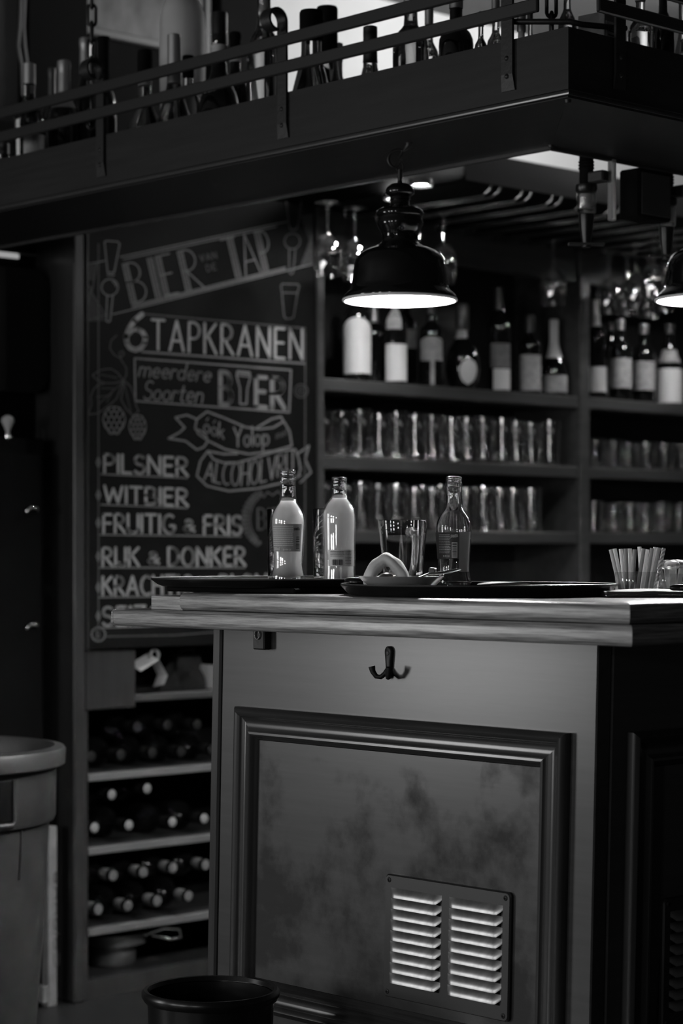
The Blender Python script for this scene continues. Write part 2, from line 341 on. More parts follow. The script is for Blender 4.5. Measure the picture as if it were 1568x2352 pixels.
# ------------------------------------------------------------------ countertop
top = thing('bar_countertop', 'worn oak countertop of two stacked layers with rounded edges', 'countertop', (-0.4, 0.15, ZL))
def tp(mb, name, m, smooth=None): return under(mb.obj(name, m, None, smooth), top)
def rounded(o0, o1, z0, z1, r, n=5):
    pts = [(o0, z0)]
    pts += [(o1-r+r*math.sin(t), z0+r-r*math.cos(t)) for t in [math.pi/2*i/n for i in range(n+1)]]
    pts += [(o1-r+r*math.cos(t), z1-r+r*math.sin(t)) for t in [math.pi/2*i/n for i in range(n+1)]]
    return pts + [(o0, z1)]
lip = rounded(-0.12, 0.0, ZL, ZS, 0.009); nos = rounded(-0.10, 0.0, ZS+0.0005, ZC, 0.010)
def strip(profile, name, m, A, dA, B, dB):
    A, B, dA, dB = Vector(A), Vector(B), Vector(dA), Vector(dB)
    nseg = 24
    def fn(t):
        def g(o, z):
            P = A.lerp(B, t); D = dA.lerp(dB, t); wob = 0.0003*math.sin(37*t+z*900)*math.sin(math.pi*t)
            return (P.x+D.x*(o+wob), P.y+D.y*(o+wob), z)
        return g
    return tp(MB().sweep(profile, [fn(i/nseg) for i in range(nseg+1)]), name, m, 35)
strip(lip, 'front_lip', 'top_x', (-0.898, -0.15, 0), (0, -1, 0), (0.18, -0.15, 0), (1, -1, 0))
strip(lip, 'side_lip', 'top_y', (0.18, -0.15, 0), (1, -1, 0), (0.18, 2.4, 0), (1, 0, 0))
tp(MB().box(-0.910, -0.898, -0.148, 0.34, ZL+0.001, ZS-0.001, 0.004), 'end_lip', 'top_x')
strip(nos, 'front_nosing', 'top_x', (-0.745, -0.135, 0), (0, -1, 0), (0.164, -0.135, 0), (1, -1, 0))
strip(nos, 'side_nosing', 'top_y', (0.164, -0.135, 0), (1, -1, 0), (0.164, 2.4, 0), (1, 0, 0))
tp(MB().prism([(-0.826, -0.128), (-0.7465, -0.128), (-0.7465, -0.03), (-0.826, -0.03)], ZS+0.0005, ZC-0.006), 'corner_block', 'top_x')
tp(MB().box(-0.897, 0.06, -0.03, 0.45, ZL+0.001, ZS-0.0005), 'lower_board', 'top_x')
tp(MB().box(-0.745, 0.064, -0.034, 0.45, ZS+0.0006, ZC-0.0005), 'upper_board', 'top_x')
tp(MB().box(-0.42, 0.06, 0.452, 2.4, ZL+0.001, ZC-0.0005), 'return_board', 'top_y')
# ------------------------------------------------------------------ vent grilles
def make_vent(name, label, loc, rz):
    t = thing(name, label, 'vent grille', loc, rz)
    W2, H2 = 0.1275, 0.0925
    def sh(v): return Vector((v.x - K*(v.z+H2)*-1*0 - K*(H2-v.z)*1.0 + K*H2, v.y, v.z))
    pl = []
    n = 6
    for cx, cz, a0 in ((W2, H2, 0), (-W2, H2, 90), (-W2, -H2, 180), (W2, -H2, 270)):
        r = 0.007; ox = cx-math.copysign(r, cx); oz = cz-math.copysign(r, cz); pl += arc(ox, oz, r, r, a0, a0+90, n)
    N = len(pl); mb = MB()
    for sc_, y in ((1.0, 0.0), (1.0, -0.004), (0.985, -0.0065)):
        mb.v += [(x*sc_, y, z*(sc_ if sc_ == 1 else 0.98)) for x, z in pl]
    for k in range(2):
        for i in range(N): mb.f.append((k*N+i, k*N+(i+1) % N, (k+1)*N+(i+1) % N, (k+1)*N+i))
    mb.f.append(tuple(range(2*N, 3*N)))
    mb.obj('plate', 'vent_plate', t, 30, fn=sh)
    lw, lh, dep = 0.053, 0.0138, 0.0068
    lm = MB(); U, V = 16, 6
    for j in range(V+1):
        v = j/V
        for i in range(U+1):
            u = -1+2*i/U; e = max(0.0, 1-max(0, (abs(u)-0.80)/0.20)**2)**0.5
            lm.v.append((u*lw, -dep*math.sin(v*math.pi/2)*e, lh/2-lh*v*(0.55+0.45*e)))
    for j in range(V):
        for i in range(U): a = j*(U+1)+i; lm.f.append((a, a+1, a+U+2, a+U+1))
    b0 = len(lm.v)                                   # rolled lower lip
    for i in range(U+1): x, y, z = lm.v[V*(U+1)+i]; lm.v.append((x, y*0.55, z+0.0004))
    for i in range(U): a = V*(U+1)+i; lm.f.append((a, a+1, b0+i+1, b0+i))
    first = None
    for c in (-1, 1):
        for r in range(9):
            z = 0.066-0.0160*r; x = c*0.0605
            if first is None: first = lm.obj('louver', 'vent_steel', t, 50, fix=False); o = first
            else: o = first.copy(); col.objects.link(o); o.parent = t
            o.location = (x + K*z, -0.0066, z)
    sl = None
    for c in (-1, 1):
        for r in range(9):
            z = 0.066-0.0160*r-0.0058
            if sl is None: sl = MB().box(-0.05, 0.05, -0.0012, 0, -0.0026, 0.0018).obj('slot', 'matt_black', t); o = sl
            else: o = sl.copy(); col.objects.link(o); o.parent = t
            o.location = (c*0.0605+K*z, -0.0062, z)
    scw = None
    for sx in (-1, 1):
        for sz in (-1, 1):
            if scw is None:
                m2 = MB(); m2.lathe([(0, 0.0016), (0.0022, 0.0014), (0.0038, 0.0004), (0.004, 0)], 14)
                scw = m2.obj('screw', 'dark_grey', t, 40); scw.rotation_euler = (math.pi/2, 0, 0); o = scw
                MB().box(-0.0022, 0.0022, -0.0005, 0.0005, 0.0012, 0.0018).obj('cross_slot', 'matt_black', scw); MB().box(-0.0005, 0.0005, -0.0022, 0.0022, 0.0012, 0.0018).obj('cross_slot', 'matt_black', scw)
            else:
                o = scw.copy(); col.objects.link(o); o.parent = t
                for ch in scw.children: c2 = ch.copy(); col.objects.link(c2); c2.parent = o
            o.location = (sx*0.118+K*sz*0.084, -0.0066, sz*0.084)
    return t
MT['vent_plate'] = mat('vent_plate_steel', 0.07, 0.36, 0.7)
MT['vent_steel'] = mat('vent_louver_steel', 0.36, 0.36, 0.9, var=0.25, vscale=(60, 60, 60))
make_vent('vent_grille', 'square steel vent grille with two columns of louvers on the front panel', (-0.2868, -0.0016, 0.5925), 0)
make_vent('vent_grille', 'dark vent grille on the shaded side panel of the bar', (0.0016-K*0.46, 0.272, 0.585), math.pi/2)
# ------------------------------------------------------------------ coat hook and bracket under the lip
hk = thing('coat_hook', 'black double coat hook screwed under the countertop', 'coat hook', (-0.409, 0, 1.006))
pts = arc(0, 0.012, 0.0085, 0.0085, 0, 180, 10) + arc(0, -0.022, 0.0045, 0.006, 180, 360, 8)
m2 = MB(); N = len(pts); m2.v = [(x, 0, z) for x, z in pts]+[(x*0.9, -0.004, z) for x, z in pts]+[(x*0.5, -0.0062, z*0.92) for x, z in pts]
for k in range(2):
    for i in range(N): m2.f.append((k*N+i, k*N+(i+1) % N, (k+1)*N+(i+1) % N, (k+1)*N+i))
m2.f.append(tuple(range(2*N, 3*N))); m2.obj('back_plate', 'iron', hk, 50)
for s_ in (-1, 1):
    path = [(0, -0.004, -0.014), (s_*0.003, -0.008, -0.021), (s_*0.008, -0.012, -0.0260), (s_*0.0135, -0.016, -0.025), (s_*0.0175, -0.019, -0.018), (s_*0.019, -0.020, -0.010)]
    MB().tube(path, [0.0042, 0.004, 0.0038, 0.0038, 0.0042, 0.0052], 10).obj('prong', 'iron', hk, 60)
m2 = MB(); m2.lathe([(0, 0.0012), (0.003, 0.0008), (0.0034, 0)], 12); o = m2.obj('screw', 'dark_grey', hk, 40); o.rotation_euler = (math.pi/2, 0, 0); o.location = (0.001, -0.0062, 0.010)
bo = thing('bottle_opener', 'small black wall opener tucked under the left end of the countertop', 'bottle opener', (-0.694, 0, 1.024))
MB().box(-0.014, 0.014, -0.016, 0, -0.012, 0.022, 0.002).obj('body', 'iron', bo)
o = MB().tube([(0.006*math.cos(a), -0.018, 0.012+0.007*math.sin(a)) for a in [2*math.pi*i/20 for i in range(20)]], 0.0011, 6, closed=True).obj('ring', 'chrome', bo, 60)
# ================================================================== hanging shelf
YO, YI = 0.386, 0.690; XO, XI = -0.391, -0.697; ZB, ZF = 1.907, 2.020
oh = thing('hanging_bottle_shelf', 'dark wooden shelf hung above the bar with iron straps and rails', 'shelf', (XO, YO, ZB))
def op(mb, name, m, smooth=None): return under(mb.obj(name, m, None, smooth), oh)
XE = -2.9; YE = 3.2
op(MB().add([(XE, YO, ZB+0.012), (XO, YO, ZB+0.012), (XE, YO, ZF), (XO, YO, ZF), (XE, YO+0.02, ZB+0.012), (XO-0.02, YO+0.02, ZB+0.012), (XE, YO+0.02, ZF), (XO-0.02, YO+0.02, ZF)],
   [(0,1,3,2),(4,6,7,5),(0,4,5,1),(2,3,7,6),(0,2,6,4),(1,5,7,3)]), 'front_fascia', 'shelf_dark')
op(MB().add([(XO, YO, ZB+0.012), (XO, YE, ZB+0.012), (XO, YO, ZF), (XO, YE, ZF), (XO-0.02, YO+0.02, ZB+0.012), (XO-0.02, YE, ZB+0.012), (XO-0.02, YO+0.02, ZF), (XO-0.02, YE, ZF)],
   [(0,1,3,2),(4,6,7,5),(0,4,5,1),(2,3,7,6),(0,2,6,4),(1,5,7,3)]), 'side_fascia', 'shelf_dark_y')
op(MB().prism([(XE, YO+0.006), (XO-0.006, YO+0.006), (XI, YI), (XE, YI)], ZB, ZB+0.0125), 'front_soffit', 'shelf_dark')
op(MB().prism([(XO-0.006, YO+0.0065), (XO-0.006, YE), (XI, YE), (XI, YI+0.0005)], ZB, ZB+0.0125), 'side_soffit', 'shelf_dark_y')
bead = [(0.0, 0.004), (0.002, 0.0015), (0.005, 0.0015), (0.0065, 0.005), (0.005, 0.009), (0.002, 0.0105), (0.0, 0.011)]
op(MB().sweep(bead, [lambda o, z: (XE, YO-o, ZB+z), lambda o, z: (XO+o, YO-o, ZB+z)]), 'bead', 'mould_x', 50)
op(MB().sweep(bead, [lambda o, z: (XO+o, YO-o, ZB+z), lambda o, z: (XO+o, YE, ZB+z)]), 'bead', 'shelf_dark_y', 50)
inn = rounded(-0.014, 0.0, 0, 0.03, 0.004)
op(MB().sweep(inn, [lambda o, z: (XE, YI+0.014+o, ZB-0.006+z), lambda o, z: (XI-0.014-o, YI+0.014+o, ZB-0.006+z)]), 'inner_trim', 'mould_x', 40)
op(MB().sweep(inn, [lambda o, z: (XI-0.014-o, YI+0.014+o, ZB-0.006+z), lambda o, z: (XI-0.014-o, YE, ZB-0.006+z)]), 'inner_trim', 'shelf_dark_y', 40)
for q in ((XO-0.02, YO+0.022), (XI+0.006, YI-0.006)): op(MB().lathe([(0, -0.006), (0.005, -0.005), (0.006, 0)], 12, (q[0], q[1], ZB)), 'plug', 'iron', 50)
# straps with curled tops and fish-tail ends; rails in front
def strap(u, side):
    put = (lambda a, n, z: (u+a, YO-n, z)) if side == 'front' else (lambda a, n, z: (XO+n, u+a, z))
    hw = 0.0125
    sp = op(MB().add([put(-hw, 0.001, ZB+0.055), put(hw, 0.001, ZB+0.055), put(hw, 0.006, ZB+0.055), put(-hw, 0.006, ZB+0.055)] +
       [put(-hw, 0.001, ZF+0.13), put(hw, 0.001, ZF+0.13), put(hw, 0.006, ZF+0.13), put(-hw, 0.006, ZF+0.13)] +
       [put(-hw-0.002, 0.001, ZB+0.028), put(hw+0.003, 0.001, ZB+0.028), put(hw+0.003, 0.003, ZB+0.028), put(-hw-0.002, 0.003, ZB+0.028)],
       [(0,1,5,4),(1,2,6,5),(2,3,7,6),(3,0,4,7),(4,5,6,7),(8,9,1,0),(9,10,2,1),(10,11,3,2),(11,8,0,3),(8,11,10,9)]), 'strap', 'iron')
    path = [(0.0035, ZF+0.125)]+[(0.0035+0.022-0.022*math.cos(t)*(1-0.12*t/math.pi), ZF+0.13+0.022*math.sin(t)*(1-0.12*t/math.pi)) for t in [math.pi*1.55*i/16 for i in range(17)]]
    wv = Vector(put(2*hw, 0, 0))-Vector(put(0, 0, 0))
    op(MB().band([put(0, n, z) for n, z in path], wv, 0.005), 'strap_curl', 'iron', 40)
    for z in (ZB+0.052, ZB+0.082):
        c = put(0, 0.006, z); m3 = MB(); m3.lathe([(0, 0.003), (0.003, 0.002), (0.0045, 0)], 10); o = op(m3, 'rivet', 'iron', 50)
        for v in o.data.vertices: pass
        o.rotation_euler = (math.pi/2, 0, 0) if side == 'front' else (0, math.pi/2, 0)
        for v in o.data.vertices: v.co += Vector(oh.location)
        o.location = Vector(c)-Vector(oh.location)
for u in (-1.647, -1.086, -0.521): strap(u, 'front')
for u in (0.512, 1.25): strap(u, 'side')
for z0, xe in ((2.052, -0.446), (2.103, -0.446)):
    op(MB().box(XE, xe, YO-0.015, YO-0.0065, z0, z0+0.023, 0.002), 'rail', 'rail')
    op(MB().box(XO+0.0065, XO+0.015, YO+0.06, YE, z0, z0+0.023, 0.002), 'rail', 'rail')
# corner rod that ties the rails and takes the chain
op(MB().tube([(-0.52, YO+0.008, 2.052), (-0.43, YO+0.05, 2.043), (XO-0.03, YO+0.07, 2.04), (XO-0.012, YO+0.16, 2.045)], 0.005, 8), 'corner_rod', 'iron', 60)
def chain(label, x, y, z0, z1):
    t = thing('hanging_chain', label, 'chain', (x, y, z0)); n = 0; z = z0; Lk = 0.036; first = None
    pts = [(0.0085*math.cos(a), 0, 0.0135*(1 if math.sin(a) > 0 else -1)+0.0085*math.sin(a)) for a in [2*math.pi*(i+0.5)/16 for i in range(16)]]
    while z < z1-Lk*0.5:
        if first is None: first = MB().tube(pts, 0.0034, 8, closed=True).obj('link', 'iron', t, 60); o = first
        else: o = first.copy(); col.objects.link(o); o.parent = t
        o.location = (0, 0, z-z0+0.02); o.rotation_euler = (0, 0, TH+(math.pi/2 if n % 2 else 0.25)); z += Lk; n += 1
    return t
q = onY(211, 100, 0.42); chain('black iron chain rising from the left part of the hanging shelf', q.x, q.y, ZF+0.03, 2.9)
q = onY(1266, 50, 0.45); chain('black iron chain at the corner of the hanging shelf', q.x, q.y, ZB+0.013, 2.9)
# ================================================================== pendant lamps
S = 3.9/4960
LP = [(0, 268), (5, 268), (6, 262), (20, 260), (30, 252), (33.5, 244), (33, 238), (28, 234), (23, 230), (24, 224), (21.5, 222), (22, 212), (25, 209), (42, 205), (52, 199), (55, 193), (54.5, 187), (51, 184), (51.5, 176),
      (54, 171), (53, 165), (46, 152), (41.5, 143), (41, 130), (46, 122), (54, 118), (57, 115), (72, 111), (86, 104), (96, 95), (102, 84), (105.5, 72), (108, 50), (111, 28), (113, 20), (118, 14), (127, 6), (130.5, 1), (131, -5), (128, -8.5), (124, -7)]
LI = [(124, -7), (122, -1), (116, 8), (110, 18), (106, 40), (103, 68), (98, 84), (88, 96), (70, 106), (45, 112), (0, 114)]
def pendant(label, loc, hook_top):
    t = thing('pendant_lamp', label, 'lamp', loc)
    MB().lathe([(r*S, z*S) for r, z in LP], 48).obj('shade', 'enamel', t, 50)
    MB().lathe([(r*S, z*S) for r, z in LI], 48).obj('shade_lining', 'white_enamel', t, 60)
    m2 = MB(); m2.lathe([(0, 0.085), (0.014, 0.084), (0.016, 0.06), (0.013, 0.055)], 16); m2.obj('lamp_holder', 'black', t, 50)
    m2 = MB(); m2.lathe([(0.012, 0.058), (0.015, 0.05), (0.026, 0.036), (0.030, 0.022), (0.026, 0.008), (0.014, -0.001), (0, -0.003)], 20); m2.obj('bulb', 'bulb', t, 60)
    rim = MB().tube([(0.1015*math.cos(a), 0.1015*math.sin(a), -0.005) for a in [2*math.pi*i/56 for i in range(56)]], 0.0030, 8, closed=True); rim.obj('rim', 'white_enamel', t, 60)
    for k in range(8):
        a = 0.35+k*math.pi/4; rr = 41.3*S; m3 = MB().tube([(rr*math.cos(a), rr*math.sin(a), 137*S), ((rr+0.001)*math.cos(a), (rr+0.001)*math.sin(a), 137*S)], 0.0042, 10); m3.obj('vent_hole', 'matt_black', t)
    h = hook_top-loc[2]; z0 = 268*S
    m2 = MB(); ax = RGT
    cpts = [(0, 0, z0-0.002), (0, 0, z0+0.020)] ; m2.tube(cpts, 0.004, 8)
    lk = [(ax*(0.006*math.cos(a))+Vector((0, 0, z0+0.026+0.010*math.sin(a)))) for a in [2*math.pi*i/14 for i in range(14)]]
    m2.tube(lk, 0.0022, 6, closed=True); m2.obj('swivel', 'iron', t, 60)
    hc = h-0.030
    hp = [ax*(0.001)+Vector((0, 0, z0+0.034))]+[ax*(-0.002+0.019*math.cos(a))+Vector((0, 0, hc+0.017*math.sin(a))) for a in [math.radians(d) for d in range(250, 59, -14)]]
    hp += [ax*0.004+Vector((0, 0, hc+0.010)), ax*(-0.002)+Vector((0, 0, hc+0.002))]
    MB().tube(hp, 0.0028, 8).obj('hook', 'iron', t, 60)
    MB().tube([ax*0.006+Vector((0, 0, hc+0.014)), ax*0.016+Vector((0, 0, h-0.006)), ax*0.016+Vector((0, 0, h))], [0.003, 0.006, 0.008], 8).obj('ceiling_fixing', 'iron', t, 60)
    return t
q = at(918, 683, 3.9); pendant('black enamel pendant lamp with white inside hung on a curled hook, at the middle', q, ZB)
q = at(1633, 682, 4.0); pendant('black enamel pendant lamp cut by the right edge of the photo', q, ZB)
pendant('unseen added pendant lamp over the side arm of the bar, outside the right edge', (-0.54, 1.35, 1.62), ZB)  # this lamp and the next are added to brighten the back shelf glasses
pendant('unseen added pendant lamp over the far end of the side arm, outside the photo', (-0.54, 2.05, 1.62), ZB)

# housing added around the made-up wall light behind the hanging shelf
cl = thing('added_light_housing', 'square white housing added around the unseen back-wall light', 'lamp', (-1.75, 2.75, 2.9))
nrm = (Vector((-2.9, 2.6, 2.45))-Vector((-1.75, 2.75, 2.82))).normalized(); sx_ = nrm.cross(Vector((0, 0, 1))).normalized(); sy_ = nrm.cross(sx_); c0 = Vector((0, 0, -.08))
MB().obox(c0-nrm*.012, sx_*.205, sy_*.205, nrm*.008).obj('back_plate', 'white_enamel', cl)
for a_, b_2 in ((sx_, sy_), (sy_, sx_)):
    for s_ in (-1, 1): MB().obox(c0+a_*(s_*.209), a_*.0035, b_2*.205, nrm*.014).obj('frame', 'white_enamel', cl)
MB().tube([c0-nrm*.02, (0.02, 0, 0)], .010, 10).obj('stem', 'white_enamel', cl, 50)
# ================================================================== back bar
bb = thing('back_bar_cabinet', 'dark back bar with open shelves of bottles and glasses along the wall', 'shelf unit', (XB, 1.879, 0))
def kp(mb, name, m, smooth=None): return under(mb.obj(name, m, None, smooth), bb)
XR = -2.93; YR = 4.3
kp(MB().box(XR, XR+0.012, 1.915, YR, 0.0, 2.15), 'back_panel', 'back_dark')
kp(MB().box(XR, XB+0.01, 1.880, 1.909, 0.0, 2.15, 0.003), 'post', 'back_wood')
kp(MB().box(XR, XB+0.008, 3.027, 3.074, 0.0, 2.15, 0.003), 'post', 'back_wood')
for z in (1.6285, 1.404, 1.192):
    kp(MB().box(XR+0.014, XB, 1.910, 3.026, z, z+0.0375, 0.003), 'shelf_board', 'back_wood')
    kp(MB().box(XR+0.014, XB, 3.075, YR, z, z+0.0375, 0.003), 'shelf_board', 'back_wood')
kp(MB().box(XR+0.014, XB-0.02, 1.910, 3.026, 0.0, 0.93, 0.003), 'base_cabinet', 'matt_black')
kp(MB().box(XR+0.014, XB-0.02, 3.075, YR, 0.0, 0.93, 0.003), 'base_cabinet', 'matt_black')
kp(MB().box(XB-0.03, XB-0.005, 1.910, YR, 2.035, 2.149, 0.003), 'valance', 'back_wood')
kp(MB().box(XR, -2.05, 1.88, YR, 2.151, 2.235, 0.004), 'canopy', 'matt_black')
# chrome hanger rails under the canopy
hr = thing('glass_hanger_rack', 'chrome rails under the canopy from which the stemmed glasses hang', 'glass rack', (-2.3, 2.6, 2.151))
first = None
for i in range(14):
    y = 1.99+0.125*i
    for dy in (-0.018, 0.018):
        if first is None:
            first = MB().tube([(0.29, 0, -0.001), (0.285, 0, -0.012), (0.26, 0, -0.024), (-0.28, 0, -0.024), (-0.28, 0, -0.001)], 0.004, 8).obj('rail', 'chrome', hr, 60); o = first
        else: o = first.copy(); col.objects.link(o); o.parent = hr
        o.location = (-0.03, y+dy-2.6, 0)
def spot(label, px, py):
    q = onZ(px, py, 2.149)
    t = thing('canopy_spotlight', label, 'spotlight', (q.x, q.y, 2.149))
    MB().lathe([(0.034, 0), (0.036, -0.012), (0.030, -0.016), (0.028, -0.006), (0.028, 0.0)], 28).obj('housing', 'chrome', t, 50)
    MB().lathe([(0, -0.008), (0.0275, -0.008), (0.0275, -0.006), (0, -0.006)], 24).obj('lamp_lens', 'spot', t)
spot('small lit downlight set in the canopy just right of the pendant lamp', 966, 414)
spot('unseen added downlight in the canopy behind the cap of the middle pendant lamp', 908, 446)  # this one and the next two are added to light the shelves
spot('unseen added downlight in the canopy hidden behind the black speaker box', 1485, 447)
spot('unseen added downlight in the canopy outside the right edge', 1640, 560)
# ------------------------------------------------------------------ chalkboard
XK = XB+0.013
cb = thing('chalkboard', 'tall chalkboard listing beers in white hand lettering beside the back shelves', 'chalkboard', (XK, 1.47, 0.91))
def cp(mb, name, m): return under(mb.obj(name, m), cb)
cp(MB().box(XB-0.02, XK, 1.0715, 1.872, 0.915, 2.149), 'slate', 'board')
cp(MB().box(XB-0.02, XK+0.004, 1.067, 1.0712, 0.912, 2.149), 'edge_strip', 'post_wood')
cp(MB().box(XB-0.02, XK+0.004, 1.8722, 1.8785, 0.912, 2.149), 'edge_strip', 'post_wood')
def ribbon2(mb, pts, wd, mp, seg=8):
    """stroke a 2D polyline with round joints; mp maps a 2D point to 3D."""
    for i in range(len(pts)-1):
        (x0, y0), (x1, y1) = pts[i], pts[i+1]; L = math.hypot(x1-x0, y1-y0)
        if L < 1e-9: continue
        nx, ny = -(y1-y0)/L*wd/2, (x1-x0)/L*wd/2
        mb.add([mp(x0+nx, y0+ny), mp(x1+nx, y1+ny), mp(x1-nx, y1-ny), mp(x0-nx, y0-ny)], [(0, 1, 2, 3)])
    for x, y in pts:
        mb.add([mp(x+wd/2*math.cos(2*math.pi*k/seg), y+wd/2*math.sin(2*math.pi*k/seg)) for k in range(seg)], [tuple(range(seg))])
FONT = {
 'A': (.62, [[(0,0),(.31,1),(.62,0)], [(.11,.33),(.51,.33)]]),
 'B': (.5, [[(0,0),(0,1)], [(0,1)]+arc(.2,.76,.25,.24,90,-90)+[(0,.52)], [(0,.52)]+arc(.22,.26,.28,.26,90,-90)+[(0,0)]]),
 'C': (.5, [arc(.33,.5,.33,.5,60,300,14)]),
 'D': (.55, [[(0,0),(0,1)], [(0,1)]+arc(.12,.5,.43,.5,90,-90,12)+[(0,0)]]),
 'E': (.42, [[(0,0),(0,1)], [(0,1),(.42,1)], [(0,.52),(.36,.52)], [(0,0),(.42,0)]]),
 'F': (.42, [[(0,0),(0,1)], [(0,1),(.42,1)], [(0,.52),(.36,.52)]]),
 'G': (.58, [arc(.33,.5,.33,.5,55,330,14)+[(.6,.42),(.38,.42)]]),
 'H': (.52, [[(0,0),(0,1)], [(.52,0),(.52,1)], [(0,.5),(.52,.5)]]),
 'I': (.0, [[(0,0),(0,1)]]),
 'J': (.34, [[(.34,1),(.34,.2)]+arc(.16,.2,.18,.2,0,-170,8)]),
 'K': (.52, [[(0,0),(0,1)], [(.5,1),(0,.45)], [(.14,.6),(.52,0)]]),
 'L': (.4, [[(0,1),(0,0),(.42,0)]]),
 'M': (.7, [[(0,0),(.08,1),(.35,.3),(.62,1),(.7,0)]]),
 'N': (.56, [[(0,0),(0,1),(.56,0),(.56,1)]]),
 'O': (.62, [arc(.31,.5,.31,.5,90,450,18)]),
 'P': (.46, [[(0,0),(0,1)], [(0,1)]+arc(.2,.73,.27,.27,90,-90)+[(0,.46)]]),
 'R': (.5, [[(0,0),(0,1)], [(0,1)]+arc(.2,.74,.26,.26,90,-90)+[(0,.48)], [(.14,.48),(.52,0)]]),
 'S': (.46, [arc(.24,.75,.22,.25,40,270,10)+arc(.23,.25,.24,.25,90,-150,10)]),
 'T': (.56, [[(.28,0),(.28,1)], [(0,1),(.56,1)]]),
 'U': (.54, [[(0,1),(0,.26)]+arc(.27,.27,.27,.27,180,360,10)+[(.54,1)]]),
 'V': (.58, [[(0,1),(.29,0),(.58,1)]]),
 'W': (.86, [[(0,1),(.2,0),(.43,.85),(.66,0),(.86,1)]]),
 'Y': (.56, [[(0,1),(.28,.48),(.56,1)], [(.28,.48),(.28,0)]]),
 'Z': (.48, [[(0,1),(.48,1),(0,0),(.5,0)]]),
 '&': (.55, [[(.55,0),(.12,.72)]+arc(.26,.8,.16,.18,200,-30,8)+[(.06,.38)]+arc(.2,.2,.19,.2,130,320,8)+[(.52,.42)]]),
 '-': (.3, [[(0,.5),(.3,.5)]]), '.': (.05, [[(0,0),(.03,0)]]), "'": (.05, [[(0,1),(0,.8)]]),
 'e': (.42, [[(.03,.28),(.42,.30)]+arc(.22,.28,.2,.28,10,315,12)]),
 'm': (.7, [[(0,0),(.03,.55)], [(.02,.4)]+arc(.19,.38,.15,.18,170,0,6)+[(.34,0)], [(.34,.38)]+arc(.51,.38,.16,.18,170,0,6)+[(.68,0)]]),
 'r': (.3, [[(0,0),(.02,.55)], [(.02,.36)]+arc(.19,.36,.16,.19,170,40,6)]),
 'd': (.44, [arc(.2,.27,.2,.27,0,360,14), [(.42,1.0),(.40,0)]]),
 'o': (.42, [arc(.21,.27,.21,.27,90,450,14)]),
 't': (.3, [[(.14,.85),(.12,.1),(.22,0),(.3,.04)], [(0,.58),(.3,.58)]]),
 'n': (.42, [[(0,0),(.02,.55)], [(.02,.36)]+arc(.21,.36,.18,.19,170,0,6)+[(.40,0)]]),
 'l': (.02, [[(0,1.0),(.02,0)]]), 'k': (.4, [[(0,0),(0,1)], [(.34,.58),(.02,.24)], [(.12,.34),(.38,0)]]),
 'p': (.42, [[(0,.55),(0,-.4)], arc(.21,.27,.2,.27,180,540,14)]),
 'a': (.42, [arc(.2,.27,.2,.27,0,360,14), [(.41,.55),(.42,0)]]), 'i': (.0, [[(0,0),(0,.55)]]), 's': (.3, [[(.3,.5),(.1,.54),(.03,.42),(.26,.22),(.24,.04),(.0,.04)]]),
 'u': (.42, [[(0,.55),(.02,.15)]+arc(.19,.15,.17,.15,190,340,6)+[(.40,.55),(.41,0)]]), 'c': (.36, [arc(.21,.27,.2,.27,50,310,12)]),
 'h': (.42, [[(0,0),(.0,1)], [(.0,.36)]+arc(.2,.36,.19,.19,170,0,6)+[(.39,0)]]),
}
FONT['2'] = (.48, [arc(.23,.74,.23,.26,170,-30,10)+[(0,0),(.5,0)]]); FONT['0'] = (.46, [arc(.23,.5,.23,.5,90,450,16)]); FONT['6'] = (.5, [[(.4,1),(.12,.62)]+arc(.25,.28,.25,.28,160,520,16)])
FONT['8'] = (.44, [arc(.22,.74,.2,.25,270,630,14), arc(.22,.25,.23,.25,90,450,14)]); FONT['1'] = (.1, [[(0,.85),(.1,1),(.1,0)]]); FONT['4'] = (.5, [[(.38,0),(.38,1),(0,.32),(.5,.32)]])
def layout(text, gap=.2, space=.34):
    x = 0; out = []
    for ch in text:
        if ch == ' ': x += space; continue
        wd, pl = FONT[ch]; out.append((x, ch, wd, pl)); x += wd+gap
    return out, x-gap
def write(mb, text, p0, p1, h, wd, mp, gap=.2, up=None, slant=0.0, hatch=False, small='', wob=0.0):
    """letters from baseline point p0 to p1 (2D, y grows downward like the photo), cap height h."""
    out, tot = layout(text, gap); bx, by = p1[0]-p0[0], p1[1]-p0[1]
    ux, uy = up if up else (0, -1)
    for (x, ch, w0, pl) in out:
        f = 0.62 if ch in small else 1.0; dyy = 0.12 if ch in small else 0.0; jit = random.uniform(-wob, wob)
        for n, poly in enumerate(pl):
            pts = []
            for (a, b) in poly:
                b2 = b*f+dyy+jit; t = (x+a)/tot
                pts.append((p0[0]+bx*t+ux*h*b2+slant*h*b2, p0[1]+by*t+uy*h*b2))
            if hatch and n == 0 and len(pts) == 2:
                L = math.hypot(bx, by); tx, ty = bx/L, by/L; e = hatch
                for s_ in (0, 1): ribbon2(mb, [(q[0]+tx*e*s_, q[1]+ty*e*s_) for q in pts], wd*0.8, mp)
                for k in range(26):
                    t = k/25; q = (pts[0][0]+(pts[1][0]-pts[0][0])*t, pts[0][1]+(pts[1][1]-pts[0][1])*t); ribbon2(mb, [q, (q[0]+tx*e, q[1]+ty*e)], 1.7, mp, 4)
            else: ribbon2(mb, pts, wd, mp)
def bpx(off=0.0006):
    return lambda x, y: onX(x, y, XK+off)
def chalk(name, m, fn, off=0.0006):
    mb = MB(); fn(mb, bpx(off)); return under(mb.obj(name, m, None, None, fix=False), cb)
def lines(pls, wd):
    def f(mb, mp):
        for p in pls: ribbon2(mb, p, wd, mp)
    return f
upn = (-0.225, -0.975)
def word(name, m, *a, **k): return chalk(name, m, lambda mb, mp: write(mb, a[0], a[1], a[2], a[3], a[4], mp, *a[5:], **k))
